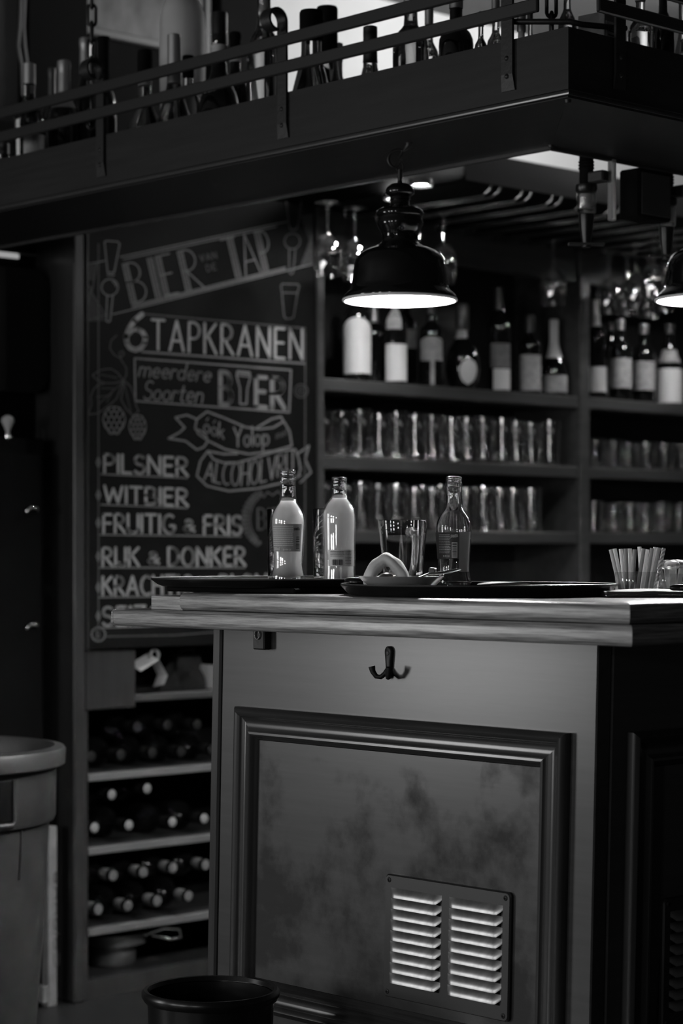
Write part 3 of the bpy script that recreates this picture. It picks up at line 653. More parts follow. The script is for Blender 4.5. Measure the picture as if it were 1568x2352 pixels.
word('banner_lettering', 'chalk_mid', 'BIER', (302, 697), (466, 659), 92, 3.2, .24, upn, hatch=11); word('banner_lettering', 'chalk_mid', 'TAP', (527, 641), (630, 617), 92, 3.2, .12, upn, hatch=11)
word('small_lettering', 'chalk_dim', 'VAN', (461, 601), (498, 593), 15, 2.5, .3, upn); word('small_lettering', 'chalk_dim', 'DE', (476, 624), (497, 619), 15, 2.5, .3, upn)
chalk('banner_outline', 'chalk_mid', lines([[(276, 590), (659, 509)], [(283, 596), (634, 520)], [(200, 607), (240, 599)], [(259, 722), (716, 607)], [(303, 706), (655, 618)], [(303, 702), (655, 614)]], 2.6))
def tail(mb, mp):
    for i in range(34):
        t = i/33; y = 607+130*t
        xl = 200+(8 if .3 < t < .5 else 0)+(209-200)*(1-abs(t-.42)/.42 if t < .42 else 0)-3*t; xr = 223-13*min(1, t/.5)+(31*(t-.5)/.5 if t > .5 else 0)
        ribbon2(mb, [(xl, y), (xr, y-2)], 1.6, mp, 4)
    ribbon2(mb, [(200, 607), (223, 603), (211, 672), (242, 724), (196, 737), (209, 664), (200, 649)], 2.0, mp)
def tail2(mb, mp):
    for i in range(30):
        t = i/29; y = 497+113*t; xl = 690+20*(1-abs(t-.5)/.5); ribbon2(mb, [(xl, y), (718, y-3)], 2.2, mp, 4)
chalk('banner_tail', 'chalk_dim', tail); chalk('banner_tail', 'chalk_dim', tail2)
circ = lambda cx, cy, r, n=26: arc(cx, cy, r, r, 0, 360, n)
chalk('tap_drawing', 'chalk_mid', lines([[(240, 556), (244, 553), (270, 555), (275, 560), (262, 626), (247, 626), (240, 556)], [(247, 632), (262, 632)], circ(252, 660, 19), arc(254, 658, 12, 12, -70, 0, 5), [(246, 680), (244, 737), (249, 740), (253, 737), (259, 680)]], 2.8))
chalk('tap_drawing', 'chalk_dim', lines([[(657, 462), (664, 520), (668, 527), (679, 527), (684, 518), (692, 462)], circ(671, 554, 18), [(664, 573), (664, 626), (669, 630), (673, 626), (678, 573)]], 3))
chalk('beer_glass_drawing', 'chalk_dim', lines([[(645, 656), (648, 652), (684, 653), (687, 658), (683, 672), (674, 728), (668, 732), (656, 732), (652, 726), (647, 672), (645, 656)], [(650, 672), (682, 673)]], 2.8))
chalk('large_numeral', 'chalk', lambda mb, mp: (ribbon2(mb, [(326, 722), (309, 736), (297, 754), (290, 776)], 12, mp), ribbon2(mb, [(290, 770), (291, 788), (298, 799), (311, 804), (324, 799), (332, 788), (334, 774), (327, 762), (316, 757)], 11, mp), ribbon2(mb, [(316, 757), (305, 759), (298, 766)], 7, mp)))
chalk('headline_lettering', 'chalk', lambda mb, mp: write(mb, 'TAPKRANEN', (349, 802), (694, 826), 68, 5.8, mp, .25, wob=.01))
chalk('headline_rule', 'chalk_mid', lines([[(326, 808), (699, 835)]], 4)); chalk('headline_rule', 'chalk_dim', lines([[(330, 721), (701, 754)]], 3))
chalk('box_outline', 'chalk_mid', lines([[(309, 823), (668, 850), (664, 947), (311, 921), (309, 823)]], 3.6))
word('italic_lettering', 'chalk_mid', 'meerdere', (318, 864), (482, 877), 38, 3.6, .14, slant=.18); word('italic_lettering', 'chalk_mid', 'Soorten', (329, 917), (464, 926), 42, 3.6, .14, slant=.18)
word('block_lettering', 'chalk_mid', 'B', (506, 928), (531, 930), 74, 10); word('block_lettering', 'chalk_mid', 'ER', (588, 934), (652, 938), 68, 10, .26)
chalk('beer_glass_drawing', 'chalk_mid', lines([[(543, 862), (545, 852), (573, 855), (575, 866), (568, 892), (566, 928), (551, 928), (551, 892), (543, 862)], [(545, 862), (574, 865)], [(547, 856), (572, 859)]], 3.4))
chalk('bottle_cap_drawing', 'chalk_dim', lambda mb, mp: (ribbon2(mb, circ(691, 898, 15), 3, mp), ribbon2(mb, circ(691, 898, 9), 2.4, mp), write(mb, 'B', (688, 902), (694, 902), 9, 2, mp)))
def cap_art(mb, mp):
    ribbon2(mb, [(226+(17 if i % 2 else 14)*math.cos(i*math.pi/16), 1457+(17 if i % 2 else 14)*math.sin(i*math.pi/16)) for i in range(33)], 2.4, mp); write(mb, 'B', (222, 1464), (230, 1464), 14, 2.6, mp)
chalk('bottle_cap_drawing', 'chalk_mid', cap_art)
def hops(mb, mp):
    vine = [(268, 770), (255, 782), (252, 800), (262, 815), (275, 822), (285, 815), (282, 806), (274, 810), (278, 826), (290, 845), (290, 862), (283, 874)]
    ribbon2(mb, vine, 2.2, mp)
    leaf = [(283, 874), (262, 880), (240, 880), (224, 885), (214, 895), (208, 912), (210, 928), (203, 952), (222, 950), (232, 945), (252, 930), (268, 915), (283, 874)]
    leaf2 = [(283, 874), (270, 856), (255, 847), (240, 848), (226, 852), (212, 862), (222, 872), (240, 880)]
    leaf3 = [(285, 874), (300, 888), (307, 905), (312, 930), (318, 945), (306, 955), (290, 940), (278, 918), (285, 874)]
    for l in (leaf, leaf2, leaf3): ribbon2(mb, l, 2.2, mp)
    for l in ([(283, 876), (225, 930)], [(262, 892), (232, 892)], [(250, 908), (222, 912)], [(285, 880), (300, 945)], [(270, 868), (230, 860)], [(258, 898), (245, 925)]): ribbon2(mb, l, 1.6, mp)
def cones(mb, mp):
    for cx, cy, rx, ry in ((262, 964, 25, 30), (316, 980, 19, 27)):
        for j in range(5):
            for i in range(4):
                ox = cx+(i-1.5+(0.5 if j % 2 else 0))*rx*0.5; oy = cy+(j-2)*ry*0.42
                if ((ox-cx)/rx)**2+((oy-cy)/ry)**2 < 1.0: ribbon2(mb, arc(ox, oy, rx*0.27, ry*0.27, -20, 200, 7), 2.4, mp, 5)
        ribbon2(mb, arc(cx, cy, rx, ry, 0, 360, 20), 2.2, mp)
chalk('hop_leaf_drawing', 'chalk_dim', hops); chalk('hop_cone_drawing', 'chalk_mid', cones)
rb = [[(452, 963), (475, 945), (517, 961), (563, 981), (594, 986), (628, 982), (651, 968), (645, 957), (624, 962), (590, 982)], [(651, 967), (665, 990), (670, 1024)],
      [(670, 1024), (628, 1036), (571, 1043), (517, 1032), (479, 1013), (456, 997), (448, 982), (452, 963)], [(448, 985), (462, 990), (474, 1003), (477, 1013)],
      [(452, 963), (429, 953), (403, 959), (424, 982), (414, 992), (387, 1007), (426, 1013), (452, 1033), (468, 1027), (477, 1013)],
      [(477, 1036), (460, 1059), (452, 1093), (475, 1116), (525, 1128), (590, 1122), (644, 1110), (690, 1092)], [(477, 1036), (490, 1055), (514, 1063), (545, 1062), (571, 1056), (628, 1038), (678, 1032)], [(477, 1036), (514, 1043), (545, 1042)],
      [(678, 1032), (686, 1055), (690, 1078), (682, 1098)], [(682, 1043), (709, 1024), (701, 1055), (714, 1085), (690, 1108)]]
chalk('scroll_drawing', 'chalk_mid', lines(rb, 4))
def scroll_text(mb, mp):
    write(mb, 'ook', (468, 992), (514, 1008), 34, 3.4, mp, .14, slant=.05)
    for px, py in ((474, 966), (490, 972)): ribbon2(mb, [(px, py), (px+4, py-6)], 2.6, mp)
chalk('scroll_lettering', 'chalk_mid', scroll_text); word('scroll_lettering', 'chalk_mid', 'Yolop', (537, 1026), (617, 1022), 44, 3.8, .16); word('scroll_lettering', 'chalk_dim', 'met', (634, 1008), (660, 998), 18, 2.2, .2)
def alco(mb, mp):
    T = 'ALCOHOLVRIJ'; out, tot = layout(T, .14)
    for (x, ch, w0, pl) in out:
        for poly in pl:
            pts = []
            for a, b in poly:
                t = (x+a)/tot; base = 1101+17*math.sin(math.pi*min(1, t*1.1))-16*t*t; topy = 1062+4*math.sin(math.pi*t)-26*t*t
                pts.append((469+203*t+6*b*(1-t), base+(topy-base)*b))
            ribbon2(mb, pts, 3.6, mp)
chalk('arched_lettering', 'chalk_mid', alco)
def badge(mb, mp):
    for i in range(16):
        a = math.radians(110+9*i); ribbon2(mb, [(618+50*math.cos(a), 1192-60*math.sin(a)), (618+62*math.cos(a), 1192-72*math.sin(a)*.92)], 7, mp)
    ribbon2(mb, arc(622, 1192, 48, 58, 130, 235, 12), 2.6, mp); ribbon2(mb, arc(622, 1192, 64, 72, 120, 240, 12), 2.6, mp)
    ribbon2(mb, [(592, 1148), (598, 1138), (606, 1142), (614, 1130), (626, 1138), (638, 1128), (650, 1140)], 3, mp)
    write(mb, 'BIER', (592, 1216), (664, 1216), 48, 4.2, mp, .22)
chalk('badge_drawing', 'chalk_dim', badge)
menu = [('PILSNER', (240, 1084), (430, 1093), 41), ('WITBIER', (240, 1154), (430, 1162), 38), ('FRUITIG & FRIS', (238, 1223), (553, 1227), 42), ('RIJK & DONKER', (236, 1299), (562, 1299), 41), ('KRACHTIG & BLOND', (236, 1367), (640, 1361), 42), ('SEIZOENSBIER', (236, 1437), (585, 1426), 42)]
for tx, a, b, h in menu:
    tot = layout(tx, .2)[1]; pos = 0.0
    for wd_ in tx.split(' '):
        wl = layout(wd_, .2)[1]; f0, f1 = pos/tot, (pos+wl)/tot; pos += wl+.2+.34
        word('menu_lettering', 'chalk', wd_, (a[0]+(b[0]-a[0])*f0, a[1]+(b[1]-a[1])*f0), (a[0]+(b[0]-a[0])*f1, a[1]+(b[1]-a[1])*f1), h, 6.0, .20, small='&', wob=.015)
    chalk('underline', 'chalk_mid', lines([[(a[0]-8, a[1]+5), (b[0], b[1]+5)]], 2.8))
chalk('border_line', 'chalk_dim', lines([[(226, 560), (226, 1440)], [(701, 760), (700, 1330)], [(242, 1462), (400, 1459), (520, 1450)]], 2.6))
def diamonds(mb, mp):
    for y in (1062, 1137, 1201, 1278, 1349, 1415): ribbon2(mb, [(226, y-12), (231, y), (226, y+12), (221, y), (226, y-12)], 2.2, mp); ribbon2(mb, [(226, y-5), (228, y), (226, y+5), (224, y), (226, y-5)], 1.6, mp)
chalk('diamond_drawing', 'chalk_mid', diamonds)
# ------------------------------------------------------------------ wine rack under the chalkboard
wr = thing('wine_rack', 'dark open rack of planks for lying wine bottles under the chalkboard', 'wine rack', (XB, 1.07, 0))
def wp(mb, name, m): return under(mb.obj(name, m), wr)
wp(MB().box(XR, XB, 1.0670, 1.083, 0, 0.909, 0.002), 'side_panel', 'post_wood'); wp(MB().box(XR, XB, 1.862, 1.878, 0, 0.909, 0.002), 'side_panel', 'back_dark')
wp(MB().box(XR, XR+0.01, 1.084, 1.861, 0, 0.909), 'back_panel', 'matt_black')
wp(MB().box(XR+0.011, XB-0.004, 1.084, 1.861, 0.769, 0.788, 0.002), 'niche_board', 'back_wood')
a = onX(310, 1500, XB)
wp(MB().box(XR+0.011, XB+0.004, 1.0705, a.y, 0.755, 0.908, 0.003), 'drawer_box', 'post_wood')
for z in (0.569, 0.377, 0.166):
    for k in range(2): wp(MB().box(XR+0.011+0.13*k, XR+0.140+0.13*k, 1.084, 1.861, z, z+0.0182, 0.001), 'plank', 'back_dark')  # darker behind the front edge: rack shade put into the colour
    wp(MB().box(XR+0.2705, XB, 1.084, 1.861, z, z+0.0185, 0.001), 'plank_edge', 'plank')
wp(MB().box(XR+0.011, XB-0.004, 1.084, 1.861, 0.0, 0.05), 'plinth', 'back_dark')
# ================================================================== bottles
def pr_wine(H, R): return [(0, .006), (R*.7, .003), (R*.92, 0), (R, .004), (R, .60*H), (R*.95, .655*H), (R*.75, .70*H), (R*.5, .735*H), (R*.40, .77*H), (R*.37, .955*H), (R*.42, .96*H), (R*.42, .985*H), (R*.38, H), (0, H)]
def pr_burg(H, R): return [(0, .006), (R*.7, .003), (R*.92, 0), (R, .004), (R, .42*H), (R*.93, .50*H), (R*.72, .60*H), (R*.5, .70*H), (R*.40, .77*H), (R*.36, .955*H), (R*.42, .96*H), (R*.42, .985*H), (R*.38, H), (0, H)]
def pr_liq(H, R): return [(0, .005), (R*.7, .003), (R*.93, 0), (R, .005), (R, .60*H), (R*.97, .64*H), (R*.82, .685*H), (R*.55, .72*H), (R*.40, .745*H), (R*.37, .80*H), (R*.37, H), (0, H)]
def pr_cone(H, R): return [(0, .005), (R*.7, .003), (R*.95, 0), (R, .008), (R*.98, .12*H), (R*.86, .28*H), (R*.66, .45*H), (R*.47, .60*H), (R*.36, .70*H), (R*.34, H), (0, H)]
def pr_round(H, R): return [(0, .004), (R*.6, 0), (R*.68, .004), (R*.9, .11*H), (R, .24*H), (R*.97, .36*H), (R*.8, .48*H), (R*.52, .57*H), (R*.36, .63*H), (R*.32, .70*H), (R*.32, H), (0, H)]
def pr_bell(H, R): return [(0, .004), (R*.95, 0), (R, .006), (R, .30*H), (R*.93, .38*H), (R*.72, .47*H), (R*.5, .56*H), (R*.36, .66*H), (R*.32, .74*H), (R*.32, H), (0, H)]
def pr_big(H, R): return [(0, .004), (R*.72, 0), (R*.80, .01), (R*.95, .35*H), (R, .62*H), (R, .76*H), (R*.94, .83*H), (R*.74, .88*H), (R*.45, .905*H), (R*.36, .92*H), (R*.36, H), (0, H)]
def rad(prof, z):
    for (r0, z0), (r1, z1) in zip(prof[2:], prof[3:]):
        if z0 <= z <= z1 and z1 > z0: return r0+(r1-r0)*(z-z0)/(z1-z0)
    return prof[-2][0]
def patch(prof, z0, z1, a0, a1, off=0.0008, nu=14, arch=0.0, oval=False):
    mb = MB(); nz = 8
    for j in range(nz+1):
        for i in range(nu+1):
            u = -1+2*i/nu; v = j/nz
            if oval: k = math.sqrt(max(0.0, 1-(2*v-1)**2)); u *= k; z = z0+(z1-z0)*v
            else: z = z0+(z1-z0-arch*u*u)*v
            a = (a0+a1)/2+(a1-a0)/2*u; r = rad(prof, z)+off; mb.v.append((r*math.cos(a), r*math.sin(a), z))
    for j in range(nz):
        for i in range(nu): a = j*(nu+1)+i; mb.f.append((a, a+1, a+nu+2, a+nu+1))
    return mb
def wrapmap(prof, ac, zc, off):
    """2D (u metres to the right as seen, v metres down) -> bottle surface."""
    def f(u, v): z = zc-v; r = rad(prof, z)+off; a = ac+u/r; return (r*math.cos(a), r*math.sin(a), z)
    return f
def facing(loc): return math.atan2(CAM.y-loc[1], CAM.x-loc[0])
def bottle(name, text, loc, prof, glass, cap=None, labels=(), group=None, cat='bottle', seg=28, turn=0.0, rib=None, words=()):
    """cap=(z fraction, material, widen); labels=(z0f,z1f,half angle deg,offset deg,material[,arch|'oval'])"""
    H = prof[-1][1]; t = thing(name, text, cat, loc, 0, group); fa = facing(loc)+turn
    MB().lathe(prof, seg, rib=rib).obj('body', glass, t, 45)
    if cap:
        z0 = cap[0]*H; k = cap[2] if len(cap) > 2 else 1.12
        if k < 1.11: cp_ = [(rad(prof, z0+(H-.0006-z0)*i/10)+.0011, z0+(H-.0006-z0)*i/10) for i in range(11)]+[(prof[-2][0]*.8, H+.0012), (0, H+.0014)]
        else: r = prof[-2][0]*k+.0006; cp_ = [(r*.96, z0), (r, z0+.002), (r, H-.002), (r*.92, H+.0015), (0, H+.002)]
        MB().lathe(cp_, 22).obj('cap', cap[1], t, 40)
        if len(cap) > 3: z1 = (cap[0]-.07)*H; r2 = rad(prof, z1)+.0012; MB().lathe([(r2, z1), (r2, z0-.001)], 22).obj('neck_label', cap[3], t, 40)
    for lb in labels:
        z0f, z1f, ha, of, m = lb[:5]; ex = lb[5] if len(lb) > 5 else 0.0
        ha, of = math.radians(ha), math.radians(of)
        patch(prof, z0f*H, z1f*H, fa+of-ha, fa+of+ha, 0.0008, 14, 0.0 if ex == 'oval' else ex*H, ex == 'oval').obj('label', m, t, 60, fix=False)
    for (tx, zf, h, wd, of, m) in words:
        mb = MB(); out, tot = layout(tx, .2); L = tot*h
        write(mb, tx, (-L/2, 0), (L/2, 0), h, wd, wrapmap(prof, fa+math.radians(of), zf*H, 0.0016), .2); mb.obj('lettering', m, t, fix=False)
    return t
ZT = ZB+0.0127
G1 = 'bottles standing on the hanging shelf'
PR = dict(w=pr_wine, b=pr_burg, l=pr_liq, c=pr_cone, r=pr_round, e=pr_bell, g=pr_big)
def hb(px, y, top, rpx, kind, glass, text, cap=None, labels=(), rib=None, words=(), x=None, turn=0.0):
    q = onY(px, 200, y) if x is None else onX(px, 100, x)
    d = (q-CAM).dot(FWD); H = CAM.z+(HOR-top)/FPX*d-ZT; R = rpx/FPX*d
    return bottle('liquor_bottle', text, (q.x, q.y, ZT), PR[kind](H, R), glass, cap, labels, G1, rib=rib, words=words, turn=turn)
hb(67, .46, 147, 37, 'l', 'smoke_glass', 'clear broad-shouldered bottle with grey screw cap, leftmost whole one on the hanging shelf', (.86, 'foil', 1.1), [(.05, .5, 60, 40, 'paper_grey')])
hb(8, .50, 330, 34, 'l', 'glass', 'clear bottle cut by the left edge of the photo on the hanging shelf', (.86, 'foil_dark', 1.1))
hb(119, .64, 157, 20, 'w', 'dark_glass', 'slim dark bottle behind the foil-necked one on the hanging shelf', (.8, 'foil_dark', 1.1))
hb(147, .55, 140, 36, 'w', 'dark_glass', 'dark bottle with shiny foil neck and pale label on the hanging shelf', (.68, 'foil', 1.06), [(.06, .36, 75, -10, 'paper_grey')])
hb(196, .63, 88, 32, 'w', 'dark_glass', 'dark bottle with pale banded cap behind the left chain', (.80, 'foil', 1.08), [(.1, .5, 30, 10, 'label_dark')])
hb(238, .645, 86, 29, 'l', 'dark_glass', 'all-black bottle with long black cap beside the left chain', (.74, 'matt_black', 1.35))
hb(333, .50, 118, 46, 'r', 'smoke_glass', 'squat bottle with black cap and white collar left of the frosted one', (.82, 'matt_black', 1.15, 'paper_grey'), [(.02, .28, 34, -30, 'paper_dim')])
hb(400, .46, 80, 46, 'e', 'smoke_glass', 'smoked bottle with shiny silver neck in front of the frosted one', (.66, 'foil', 1.05))
hb(432, .545, 130, 31, 'l', 'smoke_glass', 'small smoked bottle with black cap in front of the frosted one', (.84, 'matt_black', 1.12))
hb(419, .645, -60, 53, 'g', 'frosted', 'very large frosted white bottle towering over the hanging shelf', (.95, 'foil_dark', 1.05))
hb(503, .48, 30, 52, 'r', 'dark_glass', 'round black bottle with tall clear stopper and white collar', (.80, 'thin', 1.15, 'paper_grey'))
hb(540, .62, 75, 30, 'w', 'dark_glass', 'dark bottle with black cap and white neck band behind the round black one', (.88, 'matt_black', 1.1, 'paper_grey'))
hb(606, .50, -40, 40, 'w', 'smoke_glass', 'clear-necked bottle with a printed white label left of the middle strap', (.92, 'foil_dark', 1.1), [(.04, .34, 52, -28, 'paper_grey')], words=[('CAMPARI', .27, .012, .0022, -28, 'ink'), ('BITTER', .17, .006, .001, -28, 'ink')])
hb(715, .48, 27, 66, 'c', 'glass', 'clear cone-shaped flask with black cap right of the middle strap', (.80, 'matt_black', 1.2))
hb(751, .60, 18, 58, 'c', 'smoke_glass', 'smoked cone-shaped bottle with tall black cap behind the clear flask', (.72, 'matt_black', 1.2))
hb(778, .655, 100, 22, 'l', 'frosted', 'small frosted bottle peeping out behind the clear flask', (.86, 'foil', 1.1))
hb(850, .50, 62, 47, 'e', 'glass', 'clear bell-shaped bottle with dark neck wrap on the hanging shelf', (.70, 'foil_dark', 1.1))
hb(943, .50, -30, 41, 'l', 'smoke_glass', 'ribbed bottle with fluted shoulders on the hanging shelf', (.86, 'foil', 1.1), [(.08, .42, 70, 0, 'label_dark')], rib=.02)
hb(985, .62, 10, 24, 'l', 'glass', 'slim clear bottle squeezed in beside the ribbed one', (.86, 'foil', 1.1))
hb(1047, .50, -25, 40, 'l', 'dark_glass', 'black bottle with sloping shoulders right of the ribbed one', (.86, 'foil', 1.1))
hb(1104, .44, 28, 16, 'l', 'glass', 'small clear bottle with white label left of the right strap', (.86, 'foil', 1.1), [(.05, .45, 60, 0, 'paper_grey')])
hb(1138, .55, 0, 22, 'l', 'glass', 'clear bottle with printed label tucked behind the right strap', (.86, 'foil', 1.1), [(.05, .42, 60, 0, 'paper_grey')])
hb(1197, .50, 25, 20, 'l', 'frosted', 'short frosted jar just right of the right strap', (.8, 'foil', 1.3))
hb(1217, .60, 10, 14, 'l', 'smoke_glass', 'slim grey bottle behind the frosted jar near the shelf corner', (.86, 'foil_dark', 1.1))
hb(1302, 0, -70, 22, 'l', 'smoke_glass', 'smoked bottle behind the corner of the hanging shelf', (.86, 'foil', 1.1), x=-.60)
hb(1470, 0, -40, 29, 'l', 'glass', 'clear bottle with half label on the right arm of the hanging shelf', (.86, 'foil', 1.1), [(.08, .46, 40, 40, 'paper_dim')], x=-.47)
hb(1522, 0, -60, 26, 'l', 'dark_glass', 'black bottle on the right arm of the hanging shelf', (.86, 'foil_dark', 1.1), x=-.47)
hb(1566, 0, -40, 26, 'r', 'glass', 'clear round bottle cut by the right edge on the hanging shelf', (.86, 'foil', 1.1), x=-.47)
q = onX(1374, 60, -.47); gb = thing('gift_box', 'small printed bottle box on the right arm of the hanging shelf', 'box', (q.x, q.y, ZT), 0.1)
MB().box(-.027, .027, -.022, .022, 0, .16, .001).obj('carton', 'paper_dim', gb); MB().box(.0271, .0276, -.018, .018, .07, .145).obj('label', 'paper_grey', gb)
for z, s_ in ((.135, .012), (.128, .010), (.121, .012)): MB().box(.0277, .028, -s_, s_, z, z+.0025).obj('lettering', 'ink', gb)
# ------------------------------------------------------------------ bottles on the back bar
G2 = 'bottles on the top shelf of the back bar'; ZA = 1.6285+.0377
def sb(px, x, top, rpx, kind, glass, text, cap=None, labels=(), turn=0.0, words=()):
    q = onX(px, 800, x); d = (q-CAM).dot(FWD); H = CAM.z+(HOR-top)/FPX*d-ZA
    return bottle('shelf_bottle', text, (q.x, q.y, ZA), PR[kind](H, rpx/FPX*d), glass, cap, labels, G2, turn=turn, words=words)
sb(820, -2.70, 640, 32, 'l', 'dark_glass', 'dark bottle almost covered by a big arched white label, leftmost on the top shelf', (.86, 'foil_dark', 1.1), [(.075, .615, 78, 0, 'paper', .10)])
sb(858, -2.83, 690, 26, 'w', 'dark_glass', 'dark bottle with pale foil behind the arched-label bottle', (.74, 'foil', 1.08))
sb(908, -2.69, 655, 27, 'l', 'dark_glass', 'dark bottle with pale strip stamp and white rectangular label below the lamp', (.80, 'foil', 1.06), [(.03, .40, 62, 8, 'paper'), (.55, .80, 40, -10, 'paper_grey')])
sb(932, -2.83, 660, 25, 'l', 'dark_glass', 'dark bottle with grey neck label behind the rectangular-label one', (.84, 'foil_dark', 1.1), [(.40, .58, 60, 5, 'paper_dim')])
sb(990, -2.70, 690, 29, 'l', 'dark_glass', 'dark bottle with a round emblem label and a long stripe below it', (.84, 'foil_dark', 1.1), [(.30, .58, 58, 3, 'paper_grey', .05), (.0, .30, 9, 6, 'paper_grey')])
sb(1062, -2.70, 700, 40, 'r', 'dark_glass', 'round-bellied dark bottle with pale oval label and slanted neck tag', (.70, 'foil_dark', 1.15), [(.05, .36, 32, 22, 'paper', 'oval'), (.60, .72, 60, -20, 'paper_grey')])
sb(1146, -2.70, 660, 26, 'w', 'dark_glass', 'tall-necked dark bottle with grey figure label', (.78, 'foil_dark', 1.08), [(.02, .22, 50, 20, 'paper'), (.23, .46, 58, 12, 'paper_dim')])
sb(1217, -2.70, 726, 25, 'l', 'dark_glass', 'dark bottle with light label and brown cap left of the flat flask', (.80, 'foil_dark', 1.2), [(.05, .50, 72, 6, 'paper_grey')])
sb(1272, -2.70, 735, 30, 'e', 'dark_glass', 'low bell-shaped bottle with long white neck wrap, next to the post', (.50, 'paper', 1.08), [(.02, .27, 80, 0, 'paper_grey')])
sb(1367, -2.72, 690, 25, 'w', 'dark_glass', 'wine bottle with white capsule just right of the post', (.74, 'paper', 1.06), [(.08, .33, 72, 5, 'paper')])
sb(1424, -2.70, 735, 26, 'w', 'dark_glass', 'wine bottle with plain wide white label, second right of the post', (.88, 'foil', 1.08), [(.16, .52, 82, 0, 'paper_grey')])
sb(1402, -2.85, 740, 25, 'w', 'dark_glass', 'wine bottle half hidden behind the one with the plain wide label', (.9, 'foil_dark', 1.08), [(.1, .42, 72, 0, 'label_dark')])
sb(1478, -2.70, 745, 26, 'w', 'dark_glass', 'wine bottle with plain wide white label, third right of the post', (.88, 'foil', 1.08), [(.16, .52, 82, 0, 'paper_grey')])
sb(1537, -2.69, 745, 29, 'b', 'dark_glass', 'wine bottle with neck label and big white label at the right edge', (.88, 'foil_dark', 1.08), [(.02, .44, 80, 0, 'paper'), (.52, .68, 70, 0, 'paper_grey')])
# ------------------------------------------------------------------ drinking glasses
def tumbler(H, R, taper=.86, th=.0022, foot=.009, m='thin', seg=20):
    r0 = R*taper; return MB().lathe([(0, 0), (r0*.9, 0), (r0, .003), (R, H-.001), (R-th*.5, H), (R-th, H-.001), (r0-th, foot), (0, foot)], seg)
ORD = ['first', 'second', 'third', 'fourth', 'fifth', 'sixth', 'seventh', 'eighth', 'ninth', 'tenth', 'eleventh', 'twelfth', 'thirteenth', 'fourteenth']
def glass_row(zs, y0, y1, n, rows, H, R, text, group, name='drinking_glass'):
    first = None; z = zs+.0377
    for r in range(rows):
        for i in range(n):
            y = y0+(y1-y0)*(i+.5+(.25 if r % 2 else -.25))/n+random.uniform(-.006, .006); x = -2.675-.072*r+random.uniform(-.005, .005)
            if first is None: o = first = tumbler(H, R, .86, .0028, .014).obj(name, 'bar_glass', None, 50); tag(o, text, 'glass', group)
            else: o = first.copy(); col.objects.link(o)
            o['label'] = text % (('front', 'second', 'third')[r], ORD[i])
            o.location = (x, y, z); s_ = random.uniform(.95, 1.05); o.scale = (1, 1, s_); o.rotation_euler = (0, 0, random.random()*6)
glass_row(1.404, 1.935, 2.985, 14, 3, .140, .0315, 'clear tall glass in the %s row of the middle shelf, %s from the chalkboard', 'glasses on the middle shelf')
glass_row(1.192, 1.935, 2.90, 13, 3, .138, .0315, 'clear tall glass in the %s row of the lowest shelf, %s from the chalkboard', 'glasses on the lowest shelf')
glass_row(1.404, 3.125, 3.76, 7, 2, .092, .035, 'low wide glass in the %s row of the middle shelf, %s right of the post', 'low glasses right of the post')
glass_row(1.192, 3.125, 3.74, 7, 2, .100, .033, 'low glass in the %s row of the lowest shelf, %s right of the post', 'low glasses on the lowest shelf right of the post')
# stemmed glasses hanging upside down
def stemmed(loc, text, group, first=[None]):
    if first[0] is None:
        t = thing('wine_glass', text, 'wine glass', loc, 0, group)
        MB().lathe([(0, 0), (.034, .0), (.035, -.002), (.012, -.006), (.0045, -.012), (.0035, -.03), (.0035, -.082), (.006, -.090)], 24).obj('stem', 'bar_glass', t, 50)
        MB().lathe([(0, -.088), (.006, -.089), (.022, -.096), (.034, -.110), (.0400, -.130), (.0405, -.150), (.037, -.180), (.0325, -.203), (.0315, -.203), (.036, -.180), (.0393, -.150), (.0388, -.130), (.033, -.112), (.021, -.099), (0, -.094)], 28).obj('bowl', 'bar_glass', t, 50)
        first[0] = t; return t
    return dup(first[0], loc, random.random()*6, text, group)
for px, d, text in ((752, 5.93, 'hanging wine glass next to the chalkboard edge'), (815, 6.02, 'hanging wine glass left of the middle pendant lamp'), (962, 6.15, 'hanging wine glass half hidden behind the middle pendant lamp'), (1018, 6.11, 'hanging wine glass right of the middle pendant lamp'),
                    (1270, 6.65, 'single hanging wine glass left of the shelf post')):
    q = at(px, 500, d); stemmed((q.x, q.y, 2.126), text, 'stemmed glasses hanging from the canopy')
for n_, (px, d) in enumerate(sorted(((1398, 6.9), (1460, 6.75), (1500, 6.5), (1522, 6.8), (1548, 6.6), (1440, 6.95), (1490, 7.0)))):
    q = at(px, 500, d); stemmed((q.x, q.y, 2.126), 'hanging wine glass, %s from the left in the cluster by the right-hand lamp' % ORD[n_], 'cluster of stemmed glasses at the right')
